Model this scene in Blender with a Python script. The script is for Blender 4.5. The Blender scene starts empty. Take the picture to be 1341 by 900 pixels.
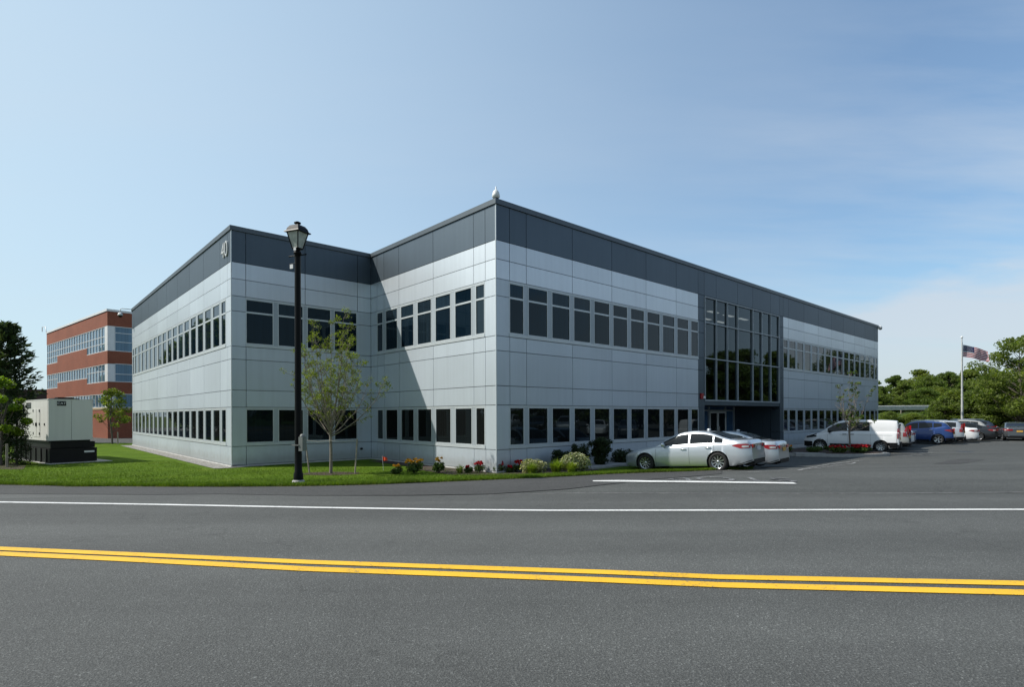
import bpy, bmesh, math, random
import numpy as np
from mathutils import Vector, Matrix
R = math.radians
C = bpy.context.scene.collection
random.seed(7); rng = np.random.default_rng(7)

# ------------------------------------------------------------------ camera
SCN = bpy.context.scene
F, CX, HY, ROLL, CAMH = 740.1, 670.5, 543.95, -0.00357, 2.2
cam = bpy.data.cameras.new('camera'); cam_o = bpy.data.objects.new('camera', cam); C.objects.link(cam_o)
cam.sensor_width = 36; cam.lens = F*36/1341; cam.shift_y = (HY-450)/1341
cam.clip_start = 0.1; cam.clip_end = 6000
cam_o.matrix_world = Matrix.Translation((0, 0, CAMH)) @ Matrix.Rotation(R(90), 4, 'X') @ Matrix.Rotation(ROLL, 4, 'Z')
SCN.camera = cam_o
SCN.view_settings.view_transform = 'Standard'; SCN.view_settings.look = 'None'; SCN.view_settings.exposure = 0

# ------------------------------------------------------------------ terrain: road level falls gently to the building level
S0, S1, ZR, KX = 13.0, 21.0, 0.6, 0.25
def g(x, y):
    s = y - KX*x
    return ZR*(1 - min(max((s-S0)/(S1-S0), 0), 1))
def P(px, py, dz=0.0):
    """where the sight line of a photo point meets the terrain"""
    rx = (px-CX)/F; rz = -(py-(HY+ROLL*(px-CX)))/F
    Y = 20.0
    for _ in range(60):
        Y = 0.5*Y + 0.5*(g(rx*Y, Y)+dz-CAMH)/rz
    return Vector((rx*Y, Y, g(rx*Y, Y)+dz))

TH = 0.7317623; UX, UY = math.cos(TH), math.sin(TH)
AX, AY = -0.5797, 20.965
def W(u, v, z=None):
    x, y = AX+UX*u-UY*v, AY+UY*u+UX*v
    return Vector((x, y, g(x, y) if z is None else z))

# ------------------------------------------------------------------ scene bookkeeping
def tag(o, label=None, cat=None, group=None, kind=None):
    if label: o['label'] = label
    if cat: o['category'] = cat
    if group: o['group'] = group
    if kind: o['kind'] = kind
    return o
def thing(name, label, cat, loc=(0, 0, 0), rz=0, group=None):
    o = bpy.data.objects.new(name, None); C.objects.link(o); o.empty_display_size = .2
    o.location = loc; o.rotation_euler = (0, 0, rz)
    return tag(o, label, cat, group)
def dup(root, loc, rz, label=None, group=None, scale=None):
    r = root.copy(); C.objects.link(r); r.location = loc; r.rotation_euler = (0, 0, rz)
    if scale: r.scale = scale if not isinstance(scale, (int, float)) else (scale,)*3
    if label: r['label'] = label
    if group: r['group'] = group
    for ch in list(root.children):
        c = ch.copy(); C.objects.link(c); c.parent = r
        for gch in list(ch.children):
            d = gch.copy(); C.objects.link(d); d.parent = c
    return r

class MB:
    """collects shapes and links them as ONE mesh object"""
    def __init__(s): s.v = []; s.f = []; s.m = []; s.sm = []
    def add(s, vs, fs, mi=0, smooth=False):
        b = len(s.v); s.v += [tuple(q) for q in vs]
        for f in fs:
            s.f.append([b+i for i in f]); s.m.append(mi); s.sm.append(smooth)
        return s
    def quad(s, a, b, c, d, mi=0): return s.add([a, b, c, d], [(0, 1, 2, 3)], mi)
    def box(s, x0, x1, y0, y1, z0, z1, mi=0, M=None):
        vs = [Vector(q) for q in ((x0,y0,z0),(x1,y0,z0),(x1,y1,z0),(x0,y1,z0),(x0,y0,z1),(x1,y0,z1),(x1,y1,z1),(x0,y1,z1))]
        if M is not None: vs = [M @ q for q in vs]
        return s.add(vs, [(0,3,2,1),(4,5,6,7),(0,1,5,4),(1,2,6,5),(2,3,7,6),(3,0,4,7)], mi)
    def tube(s, pts, rad, n=6, mi=0, cap=True, smooth=True):
        pts = [Vector(p) for p in pts]
        rads = rad if isinstance(rad, (list, tuple)) else [rad]*len(pts)
        vs, fs = [], []; up = None
        for i, p in enumerate(pts):
            d = (pts[min(i+1, len(pts)-1)]-pts[max(i-1, 0)]).normalized()
            if up is None: up = d.orthogonal().normalized()
            a = (up - d*up.dot(d))
            a = a.normalized() if a.length > 1e-6 else d.orthogonal().normalized()
            up = a; b = d.cross(a)
            for k in range(n):
                t = 2*math.pi*k/n
                vs.append(p+(a*math.cos(t)+b*math.sin(t))*rads[i])
        for i in range(len(pts)-1):
            for k in range(n):
                k2 = (k+1) % n
                fs.append((i*n+k, i*n+k2, (i+1)*n+k2, (i+1)*n+k))
        s.add(vs, fs, mi, smooth)
        if cap:
            s.add(vs[:n], [tuple(reversed(range(n)))], mi); s.add(vs[-n:], [tuple(range(n))], mi)
        return s
    def lathe(s, prof, n=24, M=None, mi=0, smooth=True, cap=True):
        """profile of (radius, height) about +Z"""
        vs, fs = [], []
        for r_, z in prof:
            for k in range(n):
                t = 2*math.pi*k/n
                q = Vector((r_*math.cos(t), r_*math.sin(t), z)); vs.append(M @ q if M is not None else q)
        for i in range(len(prof)-1):
            for k in range(n):
                k2 = (k+1) % n
                fs.append((i*n+k, i*n+k2, (i+1)*n+k2, (i+1)*n+k))
        s.add(vs, fs, mi, smooth)
        if not cap: return s
        if prof[0][0] > 1e-5: s.add(vs[:n], [tuple(reversed(range(n)))], mi)
        if prof[-1][0] > 1e-5: s.add(vs[-n:], [tuple(range(n))], mi)
        return s
    def ball(s, c, r, n=10, mi=0, sc=(1,1,1)):
        M = Matrix.Translation(c) @ Matrix.Diagonal((sc[0]*r, sc[1]*r, sc[2]*r, 1))
        h = max(4, n//2)
        return s.lathe([(max(1e-6, math.sin(math.pi*i/h)), -math.cos(math.pi*i/h)) for i in range(h+1)], n, M, mi)
    def build(s, name, mats, parent=None, sharp=None):
        me = bpy.data.meshes.new(name); me.from_pydata(s.v, [], s.f)
        if not isinstance(mats, (list, tuple)): mats = [mats]
        for m in mats: me.materials.append(m)
        me.polygons.foreach_set('material_index', s.m); me.polygons.foreach_set('use_smooth', s.sm)
        if sharp: me.set_sharp_from_angle(angle=R(sharp))
        me.update()
        o = bpy.data.objects.new(name, me); C.objects.link(o)
        if parent: o.parent = parent
        return o

def npmesh(name, verts, nper, mat, parent=None):
    """many separate faces of nper corners each, straight from an array"""
    n = len(verts)//nper
    me = bpy.data.meshes.new(name)
    me.vertices.add(len(verts)); me.vertices.foreach_set('co', np.asarray(verts, np.float32).ravel())
    me.loops.add(n*nper); me.loops.foreach_set('vertex_index', np.arange(n*nper, dtype=np.int32))
    me.polygons.add(n)
    me.polygons.foreach_set('loop_start', np.arange(0, n*nper, nper, dtype=np.int32))
    me.update(calc_edges=True); me.validate()
    me.materials.append(mat)
    o = bpy.data.objects.new(name, me); C.objects.link(o)
    if parent: o.parent = parent
    return o

def sheet(name, poly, off, mat, label=None, kind='structure', parent=None):
    """a flat-laid sheet that follows the terrain, off metres above it"""
    bm = bmesh.new()
    vs = [bm.verts.new((p[0], p[1], 0)) for p in poly]
    f = bm.faces.new(vs)
    bmesh.ops.triangulate(bm, faces=[f])
    n = Vector((-KX, 1, 0)).normalized()
    for s in (S0, S1):
        geom = bm.verts[:]+bm.edges[:]+bm.faces[:]
        bmesh.ops.bisect_plane(bm, geom=geom, dist=1e-5, plane_co=(0, s, 0), plane_no=n)
    for v in bm.verts: v.co.z = g(v.co.x, v.co.y)+off
    bm.normal_update()
    for f in bm.faces:
        if f.normal.z < 0: f.normal_flip()
    me = bpy.data.meshes.new(name); bm.to_mesh(me); bm.free(); me.materials.append(mat)
    o = bpy.data.objects.new(name, me); C.objects.link(o)
    if parent: o.parent = parent
    if kind: o['kind'] = kind
    if label: o['label'] = label
    return o

def text_mesh(body, size, mat, name, extrude=.01, parent=None, M=None, squash=1.0, thin=0.0):
    cu = bpy.data.curves.new(name, 'FONT'); cu.body = body; cu.size = size; cu.extrude = extrude; cu.offset = -thin
    cu.align_x = 'CENTER'; cu.align_y = 'CENTER'
    t = bpy.data.objects.new(name, cu); C.objects.link(t)
    dg = bpy.context.evaluated_depsgraph_get()
    me = bpy.data.meshes.new_from_object(t.evaluated_get(dg))
    bpy.data.objects.remove(t); bpy.data.curves.remove(cu)
    me.transform(Matrix.Diagonal((squash, 1, 1, 1)))
    if M is not None: me.transform(M)
    me.materials.clear(); me.materials.append(mat)
    o = bpy.data.objects.new(name, me); C.objects.link(o)
    if parent: o.parent = parent
    return o

# ------------------------------------------------------------------ materials
class NT:
    def __init__(s, name):
        s.mat = bpy.data.materials.new(name); s.mat.use_nodes = True
        s.t = s.mat.node_tree; s.n = s.t.nodes; s.bsdf = s.n['Principled BSDF']; s.out = s.n['Material Output']
    def node(s, ty, **kw):
        n = s.n.new(ty)
        for k, v in kw.items(): setattr(n, k, v)
        return n
    def link(s, a, b): s.t.links.new(a, b)
    def coords(s, scale=(1,1,1), obj=False):
        if obj: o = s.node('ShaderNodeTexCoord').outputs['Object']
        else: o = s.node('ShaderNodeNewGeometry').outputs['Position']
        m = s.node('ShaderNodeMapping'); m.inputs['Scale'].default_value = scale
        s.link(o, m.inputs['Vector']); return m.outputs[0]
    def noise(s, scale, detail=4, rough=.55, vec=None):
        n = s.node('ShaderNodeTexNoise'); n.inputs['Scale'].default_value = scale
        n.inputs['Detail'].default_value = detail; n.inputs['Roughness'].default_value = rough
        if vec is None: vec = s.coords()
        s.link(vec, n.inputs['Vector']); return n.outputs['Fac']
    def ramp(s, fac, stops):
        r = s.node('ShaderNodeValToRGB'); e = r.color_ramp.elements
        while len(e) < len(stops): e.new(.5)
        for i, (p, c) in enumerate(stops):
            e[i].position = p; e[i].color = (c[0], c[1], c[2], 1) if isinstance(c, (tuple, list)) else (c, c, c, 1)
        s.link(fac, r.inputs[0]); return r.outputs[0]
    def mix(s, a, b, fac, mode='MIX'):
        m = s.node('ShaderNodeMix', data_type='RGBA', blend_type=mode)
        for si, val in ((0, fac), (6, a), (7, b)):
            sock = m.inputs[si]
            if isinstance(val, bpy.types.NodeSocket): s.link(val, sock)
            elif isinstance(val, (tuple, list)): sock.default_value = (*val[:3], 1)
            else: sock.default_value = val if si == 0 else (val, val, val, 1)
        return m.outputs[2]
    def math(s, op, a, b=None):
        m = s.node('ShaderNodeMath', operation=op)
        for i, v in enumerate((a, b)):
            if v is None: continue
            if isinstance(v, bpy.types.NodeSocket): s.link(v, m.inputs[i])
            else: m.inputs[i].default_value = v
        return m.outputs[0]
    def set(s, **kw):
        for k, v in kw.items():
            k = k.replace('_', ' ')
            i = s.bsdf.inputs[k]
            if isinstance(v, bpy.types.NodeSocket): s.link(v, i)
            elif isinstance(v, (tuple, list)): i.default_value = (*v[:3], 1)
            else: i.default_value = v
        return s
    def bump(s, h, strength=.3, dist=.01):
        b = s.node('ShaderNodeBump'); b.inputs['Strength'].default_value = strength; b.inputs['Distance'].default_value = dist
        s.link(h, b.inputs['Height']); s.link(b.outputs[0], s.bsdf.inputs['Normal']); return s

def plain(name, col, rough=.5, metal=0, vary=.12, scale=3, coat=0, spec=None, bump=0):
    t = NT(name)
    n = t.noise(scale, 5)
    a = tuple(c*(1-vary) for c in col); b = tuple(min(1, c*(1+vary)) for c in col)
    t.set(Base_Color=t.ramp(n, [(.3, a), (.7, b)]), Roughness=rough, Metallic=metal)
    if coat: t.set(Coat_Weight=coat, Coat_Roughness=.03)
    if spec is not None: t.set(Specular_IOR_Level=spec)
    if bump: t.bump(t.noise(scale*20, 3), bump, .005)
    return t.mat

def panel_mat(name, col, rough, metal, var=.05, coat=0.0, spec=.5):
    t = NT(name)
    rnd = t.node('ShaderNodeNewGeometry').outputs['Random Per Island']
    big = t.noise(.35, 3, .5)
    streak = t.noise(1.0, 4, .6, t.coords((6, 6, .25)))
    c = t.mix(tuple(x*(1-var) for x in col), tuple(x*(1+var) for x in col), rnd)
    c = t.mix(c, t.ramp(big, [(.3, .95), (.7, 1.03)]), 1.0, 'MULTIPLY')
    c = t.mix(c, t.ramp(streak, [(.35, .955), (.6, 1.0)]), 1.0, 'MULTIPLY')
    t.set(Base_Color=c, Roughness=rough, Metallic=metal, Specular_IOR_Level=spec)
    if coat: t.set(Coat_Weight=coat, Coat_Roughness=.15)
    zc = t.node('ShaderNodeSeparateXYZ'); t.link(t.coords(), zc.inputs[0])
    dirt = t.math('ADD', zc.outputs[2], t.math('MULTIPLY', t.noise(2.5, 5, .7), -.55))
    c = t.mix(c, t.ramp(dirt, [(.0, (.80, .78, .74)), (.35, (1, 1, 1))]), 1.0, 'MULTIPLY'); t.set(Base_Color=c)
    t.bump(t.math('ADD', t.noise(.6, 2, .4), t.math('MULTIPLY', rnd, .02)), .10, .05)
    return t.mat

def leaf_mat(name, dark, light, trans=.35, rough=.55, patch=1.6):
    t = NT(name)
    rnd = t.node('ShaderNodeNewGeometry').outputs['Random Per Island']
    c = t.mix(dark, light, rnd)
    c = t.mix(c, t.ramp(t.noise(patch, 2), [(.35, .62), (.65, 1.25)]), 1.0, 'MULTIPLY')
    oi = t.node('ShaderNodeObjectInfo').outputs['Random']
    c = t.mix(c, t.ramp(oi, [(0, (.78, .86, .8)), (.5, (1, 1, 1)), (1, (1.2, 1.1, .9))]), 1.0, 'MULTIPLY')
    t.set(Base_Color=c, Roughness=rough, Specular_IOR_Level=.3)
    tr = t.node('ShaderNodeBsdfTranslucent'); t.link(t.mix(c, (1.25, 1.35, .55), 1.0, 'MULTIPLY'), tr.inputs[0])
    m = t.node('ShaderNodeMixShader'); m.inputs[0].default_value = trans
    t.link(t.bsdf.outputs[0], m.inputs[1]); t.link(tr.outputs[0], m.inputs[2]); t.link(m.outputs[0], t.out.inputs[0])
    return t.mat

def asphalt_mat(name, base, tint=(1, 1, 1), speck=1.0, seed=0.0, bands=True):
    t = NT(name)
    co = t.coords()
    off = t.node('ShaderNodeVectorMath', operation='ADD'); t.link(co, off.inputs[0]); off.inputs[1].default_value = (seed, seed*.7, 0)
    v = off.outputs[0]
    big = t.noise(.22, 4, .6, v)
    mid = t.noise(2.2, 5, .65, v)
    fine = t.noise(70, 2, .7, v)
    vor = t.node('ShaderNodeTexVoronoi'); vor.inputs['Scale'].default_value = 95; t.link(v, vor.inputs['Vector'])
    c = t.mix(tuple(base*.93*x for x in tint), tuple(base*1.07*x for x in tint), t.ramp(big, [(.35, 0.0), (.65, 1.0)]))
    c = t.mix(c, t.ramp(mid, [(.3, .94), (.7, 1.05)]), 1.0, 'MULTIPLY')
    c = t.mix(c, t.ramp(fine, [(.25, 1-.5*speck), (.5, 1.0), (.72, 1+.75*speck)]), 1.0, 'MULTIPLY')
    bright = t.ramp(vor.outputs['Color'], [(.0, 1-.2*speck), (.78, 1.0), (.93, 1+1.2*speck)])
    c = t.mix(c, bright, .8, 'MULTIPLY')
    if bands:
        wear = t.noise(1.0, 3, .5, t.coords((.035, .8, 1)))
        c = t.mix(c, t.ramp(wear, [(.35, .85), (.65, 1.13)]), 1.0, 'MULTIPLY')
        stain = t.noise(.9, 5, .7, v)
        c = t.mix(c, t.ramp(stain, [(.62, 1.0), (.74, .82)]), 1.0, 'MULTIPLY')
        crk = t.node('ShaderNodeTexVoronoi', feature='DISTANCE_TO_EDGE'); crk.inputs['Scale'].default_value = .16
        wob = t.node('ShaderNodeVectorMath', operation='MULTIPLY_ADD')
        nz = t.node('ShaderNodeTexNoise'); nz.inputs['Scale'].default_value = .9; nz.inputs['Detail'].default_value = 6; t.link(v, nz.inputs['Vector'])
        t.link(nz.outputs['Color'], wob.inputs[0]); wob.inputs[1].default_value = (2.2, 2.2, 0); t.link(v, wob.inputs[2])
        t.link(wob.outputs[0], crk.inputs['Vector'])
        c = t.mix(c, t.ramp(crk.outputs['Distance'], [(.0, .72), (.0022, 1.0)]), .7, 'MULTIPLY')
    t.set(Base_Color=c, Roughness=.86, Specular_IOR_Level=.35)
    h = t.math('ADD', t.math('MULTIPLY', fine, .6), vor.outputs['Distance'])
    t.bump(h, .55, .008)
    return t.mat

def paint_mat(name, col, wear=.12):
    t = NT(name)
    n = t.noise(28, 5, .75); b = t.noise(1.5, 4, .6)
    mask = t.ramp(t.math('ADD', n, t.math('MULTIPLY', b, .35)), [(wear*1.0+.42, 0.0), (wear*1.0+.58, 1.0)])
    c = t.mix((.085, .087, .088), col, mask)
    c = t.mix(c, t.ramp(b, [(.3, .88), (.7, 1.05)]), 1.0, 'MULTIPLY')
    t.set(Base_Color=c, Roughness=.7); t.bump(t.noise(70, 2), .4, .006)
    return t.mat

def glass_mat(name, tint=(.003, .0085, .015), blind=.026, ior=1.36):
    """tinted office glazing: mirror-like front, dim room or blind behind"""
    t = NT(name)
    rnd = t.node('ShaderNodeObjectInfo').outputs['Random']
    b = t.ramp(rnd, [(0, tint), (.55, tuple(x*1.4 for x in tint)), (.75, (blind*.32, blind*.6, blind*.9)), (1, (blind*.5, blind*.9, blind*1.25))])
    band = t.noise(1.0, 2, .5, t.coords((9, 9, .15)))
    b = t.mix(b, t.ramp(band, [(.3, .75), (.7, 1.2)]), 1.0, 'MULTIPLY')
    t.set(Base_Color=b, Roughness=.02, IOR=ior, Specular_IOR_Level=.5, Specular_Tint=(.62, .88, 1.0))
    t.bump(t.noise(.7, 2, .4), .03, .05)
    return t.mat

def car_paint(name, col, metal=.55):
    t = NT(name)
    fl = t.noise(600, 1, .5, t.coords(obj=True))
    c = t.mix(tuple(x*.9 for x in col), tuple(min(1, x*1.1) for x in col), fl)
    t.set(Base_Color=c, Metallic=metal, Roughness=.32, Coat_Weight=1.0, Coat_Roughness=.03)
    return t.mat

M = {}
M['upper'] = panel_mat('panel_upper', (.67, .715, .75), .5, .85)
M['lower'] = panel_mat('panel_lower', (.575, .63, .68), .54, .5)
M['dark'] = panel_mat('panel_dark', (.115, .145, .172), .53, .95)
M['coping'] = panel_mat('coping_metal', (.12, .14, .155), .5, .8)
M['joint'] = plain('joint_backing', (.02, .022, .024), .9)  # near-black backing seen through the open panel joints
M['frame'] = plain('window_frame', (.56, .60, .62), .45, .3, .05)
M['glass'] = glass_mat('office_glass')
M['glass_low'] = glass_mat('office_glass_low', (.006, .007, .007), .010)
M['cw_glass'] = glass_mat('curtain_glass', (.002, .003, .004), .004, 1.30)
def clear_glass(name, tint):
    t = NT(name); t.n.remove(t.bsdf)
    tr = t.node('ShaderNodeBsdfTransparent'); tr.inputs[0].default_value = (*tint, 1)
    gl = t.node('ShaderNodeBsdfGlossy'); gl.inputs['Roughness'].default_value = .015; gl.inputs[0].default_value = (.70, .88, 1, 1)
    fr = t.node('ShaderNodeFresnel'); fr.inputs[0].default_value = 1.42
    b = t.node('ShaderNodeBump'); b.inputs['Strength'].default_value = .03; b.inputs['Distance'].default_value = .05; t.link(t.noise(.7, 2, .4), b.inputs['Height']); t.link(b.outputs[0], gl.inputs['Normal'])
    m = t.node('ShaderNodeMixShader'); t.link(fr.outputs[0], m.inputs[0]); t.link(tr.outputs[0], m.inputs[1]); t.link(gl.outputs[0], m.inputs[2]); t.link(m.outputs[0], t.out.inputs[0]); return t.mat
M['cw_glass'] = clear_glass('curtain_glass', (.20, .23, .25))
lt = NT('ceiling_light'); lt.set(Base_Color=(.8, .8, .75), Emission_Color=(1, .97, .88), Emission_Strength=.9); M['ceiling_light'] = lt.mat
M['cw_frame'] = plain('curtain_wall_frame', (.34, .38, .41), .5, .2, .05)
M['blind'] = glass_mat('blind_behind_glass', (.010, .021, .032), .03)
M['footing'] = plain('footing', (.5, .5, .48), .8, 0, .12, 4, bump=.2)
M['roof'] = plain('roof_membrane', (.4, .4, .4), .9)
M['white'] = plain('white_metal', (.78, .79, .78), .4, 0, .05)
M['black'] = plain('black_plastic', (.008, .008, .009), .55, 0, .2, spec=.25)
M['blackpaint'] = plain('black_paint', (.0045, .0048, .005), .42, 0, .25, 8, spec=.14, bump=.08)
M['rubber'] = plain('rubber', (.018, .018, .018), .8, 0, .2)
M['rim'] = plain('alloy', (.55, .56, .57), .25, .9, .05)
M['rim_dark'] = plain('wheel_barrel', (.03, .03, .032), .5)  # dark barrel behind the spokes, also used for the manhole cover
M['chrome'] = plain('chrome', (.75, .76, .77), .12, 1.0, .03)
M['carglass'] = plain('car_glass', (.012, .014, .016), .03, 0, .1, 2)
M['red_lens'] = plain('red_lens', (.32, .008, .012), .1, 0, .1, 5, coat=1)
M['clear_lens'] = plain('clear_lens', (.6, .6, .6), .1, .2, .1, 5, coat=1)
M['plate'] = plain('plate', (.62, .35, .06), .5, 0, .1, 12)
M['plate_white'] = plain('plate_white', (.6, .62, .65), .5, 0, .1, 12)
M['concrete'] = plain('concrete', (.36, .35, .33), .85, 0, .15, 5, bump=.3)
M['mulch'] = plain('mulch', (.055, .035, .026), .95, 0, .5, 30, bump=1)
M['wood'] = plain('weathered_wood', (.30, .26, .21), .85, 0, .25, 12)
M['bark'] = plain('bark', (.10, .085, .07), .9, 0, .35, 14, bump=.6)
M['bark_pale'] = plain('bark_pale', (.21, .18, .15), .9, 0, .3, 14, bump=.4)
M['strap'] = plain('strap', (.35, .34, .30), .8)
M['asphalt'] = asphalt_mat('road_asphalt', .086, (1.0, 1.03, .98), .95)
M['asphalt_lot'] = asphalt_mat('lot_asphalt', .072, (1.0, 1.04, .98), 1.2, seed=13.0)
M['asphalt_old'] = asphalt_mat('shoulder_asphalt', .054, (1.02, 1.02, .99), 1.4, 31.0, False)
M['line_white'] = paint_mat('white_line_paint', (.74, .74, .72), .035)
M['line_worn'] = paint_mat('worn_line_paint', (.50, .50, .49), .2)
M['line_faint'] = paint_mat('faded_lettering_paint', (.42, .42, .42), .245)
M['line_yellow'] = paint_mat('yellow_line_paint', (.80, .455, .018), .02)
M['brick'] = None
# ------------------------------------------------------------------ office building
Z = dict(base=.12, lws=1.036, j4=2.58, j3=3.303, j2=4.614, ws=5.295, tr=6.657, wt=7.301, j1=8.025, band=8.726, par=10.06, top=10.252)
LB, LD, LC, LE = 45.57, 9.617, 6.464, 24.79
office = thing('office_building', 'long two-storey office building clad in silver panels with a dark parapet', 'building', (AX, AY, 0), TH)
# faces: origin, along, outward normal, length
FACES = {
 'east':  ((0, 0), (1, 0), (0, -1), LB),
 'south': ((0, 0), (0, 1), (-1, 0), LD),
 'inner': ((-LC, LD), (1, 0), (0, -1), LC),
 'west':  ((-LC, LD), (0, 1), (-1, 0), LE),
}
def fbox(mb, face, a0, a1, z0, z1, o0, o1, mi=0):
    (px, py), (dx, dy), (nx, ny), L = FACES[face]
    c = []
    for z in (z0, z1):
        for a, o in ((a0, o0), (a1, o0), (a1, o1), (a0, o1)):
            c.append((px+dx*a+nx*o, py+dy*a+ny*o, z))
    mb.add(c, [(0,3,2,1),(4,5,6,7),(0,1,5,4),(1,2,6,5),(2,3,7,6),(3,0,4,7)], mi)
def fpt(face, a, z, o):
    (px, py), (dx, dy), (nx, ny), L = FACES[face]
    return Vector((px+dx*a+nx*o, py+dy*a+ny*o, z))

G = .011
WR = random.Random(31)
def window(face, a0, a1, z0, z1, trans, into=None):
    """one framed window; returns nothing, the pane is a child of its frame"""
    fr = into[0] if into else MB(); pn = into[1] if into else MB()
    t = .04
    for b in ((a0, a0+t, z0, z1), (a1-t, a1, z0, z1), (a0+t, a1-t, z0, z0+t), (a0+t, a1-t, z1-t, z1)):
        fbox(fr, face, b[0], b[1], b[2], b[3], -.10, .006)
    if trans: fbox(fr, face, a0+t, a1-t, Z['tr']-.036, Z['tr']+.036, -.10, .004)
    zs = z1-.01
    if trans and WR.random() < .45:      # a blind drawn part of the way down
        zs = z1-(z1-z0)*WR.choice((.33, .33, .5, .72, .9))
        pn.quad(fpt(face, a0+.01, zs, -.022), fpt(face, a1-.01, zs, -.022), fpt(face, a1-.01, z1-.01, -.022), fpt(face, a0+.01, z1-.01, -.022), 1)
    pn.quad(fpt(face, a0+.01, z0+.01, -.022), fpt(face, a1-.01, z0+.01, -.022), fpt(face, a1-.01, zs, -.022), fpt(face, a0+.01, zs, -.022))
    if not into:
        f = fr.build('window', M['frame'], office)
        pn.build('pane', [M['glass'] if trans else M['glass_low'], M['blind']], f)

def facade(face, a_from, a_to, wins, joints, low=True, merge_low_from=999):
    """panels in rows with open joints, windows set between mullion panels"""
    wins = [(a-.036, b+.036) for a, b in wins]
    mb = MB(); pb = MB()
    L = FACES[face][3]
    js = [a_from]+[j for j in joints if a_from < j < a_to]+[a_to]
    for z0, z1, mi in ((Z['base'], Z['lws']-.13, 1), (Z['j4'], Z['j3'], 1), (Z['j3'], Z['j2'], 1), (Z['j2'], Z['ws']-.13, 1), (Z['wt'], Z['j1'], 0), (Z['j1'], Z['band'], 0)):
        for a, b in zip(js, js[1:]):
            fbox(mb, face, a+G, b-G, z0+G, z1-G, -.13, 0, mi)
    for a, b in zip(js, js[1:]):
        fbox(pb, face, a+G, b-G, Z['band']+G, Z['par']-G, -.13, .004, 0)
    # window rows: blank ends and mullions
    first, last = wins[0][0], wins[-1][1]
    stuff = (MB(), MB())
    for z0, z1, up in ((Z['lws'], Z['j4'], False), (Z['ws'], Z['wt'], True)):
        if first-a_from > .1:
            if up:
                fbox(mb, face, a_from+G, first-.002, z0-.13+G, Z['tr']-G, -.13, 0, 1); fbox(mb, face, a_from+G, first-.002, Z['tr']+G, z1-G, -.13, 0, 1)
            else: fbox(mb, face, a_from+G, first-.002, z0-.13+G, z1-G, -.13, 0, 1)
        if a_to-last > .1:
            if up:
                fbox(mb, face, last+.002, a_to-G, z0-.13+G, Z['tr']-G, -.13, 0, 1); fbox(mb, face, last+.002, a_to-G, Z['tr']+G, z1-G, -.13, 0, 1)
            else: fbox(mb, face, last+.002, a_to-G, z0-.13+G, z1-G, -.13, 0, 1)
        fbox(mb, face, first, last, z0-.13+G, z0-.003, -.13, .02, 2)      # sill strip
        fbox(mb, face, first, last, z1-.07, z1-G, -.13, .005, 2)
        for (a0, a1), (b0, b1) in zip(wins, wins[1:]):
            fbox(mb, face, a1+.002, b0-.002, z0, z1-.073, -.13, 0, 3)
        for i, (a0, a1) in enumerate(wins):
            if not up and i >= merge_low_from: window(face, a0, a1, z0, z1-.075, False, stuff)
            else: window(face, a0, a1, z0, z1-.075, up)
    if stuff[0].v:
        f = stuff[0].build('window', M['frame'], office); f['kind'] = 'stuff'
        p_ = stuff[1].build('pane', M['glass_low'], f); p_['kind'] = 'stuff'
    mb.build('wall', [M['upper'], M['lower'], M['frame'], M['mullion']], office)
    pb.build('parapet', M['dark'], office)

M['mullion'] = panel_mat('mullion_panel', (.42, .465, .50), .54, .4)
# east face, left of the entrance
wE = [(.69, 1.385)]+[(1.67+1.325*k, 1.67+1.325*k+1.035) for k in range(9)]+[(13.61, 14.29)]
facade('east', 0, 14.32, wE, [.68, 1.555, 4.22, 6.87, 9.52, 12.17])
# east face, right of the entrance
wR = [(25.22, 25.86)]+[(26.15+1.325*k, 26.15+1.325*k+1.035) for k in range(14)]+[(44.68, 45.25)]
facade('east', 25.19, LB, wR, [26.02, 28.67, 31.32, 33.97, 36.62, 39.27, 41.92, 44.57], merge_low_from=4)
wS = [(.69, 1.19)]+[(1.49+1.4*k, 1.49+1.4*k+1.05) for k in range(5)]+[(8.45, 8.96)]
facade('south', 0, LD, wS, [.62, 1.34, 4.12, 6.92, 8.30, 8.98])
wI = [(.61, 1.71), (1.96, 3.04), (3.27, 4.36), (4.57, 5.69)]
facade('inner', 0, LC, wI, [.59, 3.16, 5.75])
wW = [(.80, 1.40)]+[(1.75+1.38*k, 1.75+1.38*k+1.0) for k in range(16)]+[(23.83, 24.4)]
facade('west', 0, LE, wW, [.5, 1.62]+[1.62+2.76*k for k in range(1, 9)])

# dark frame round the entrance and the parapet over it
mb = MB()
for a, b in ((14.32, 14.96), (24.60, 25.19)):
    zs = [Z['base'], Z['lws'], Z['j4'], Z['j3'], Z['j2'], Z['ws'], Z['tr'], Z['wt'], Z['j1'], Z['band']]
    for z0, z1 in zip(zs, zs[1:]): fbox(mb, 'east', a+G, b-G, z0+G, z1-G, -.6, .004)
js = [14.32, 14.96, 16.27, 18.8, 20.75, 23.27, 24.6, 25.19]
for a, b in zip(js, js[1:]): fbox(mb, 'east', a+G, b-G, Z['band']+G, Z['par']-G, -.13, .004)
fbox(mb, 'east', 14.975, 24.585, 2.72, 2.93, -.55, -.01)
mb.build('entrance_surround', M['dark'], office)
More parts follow.
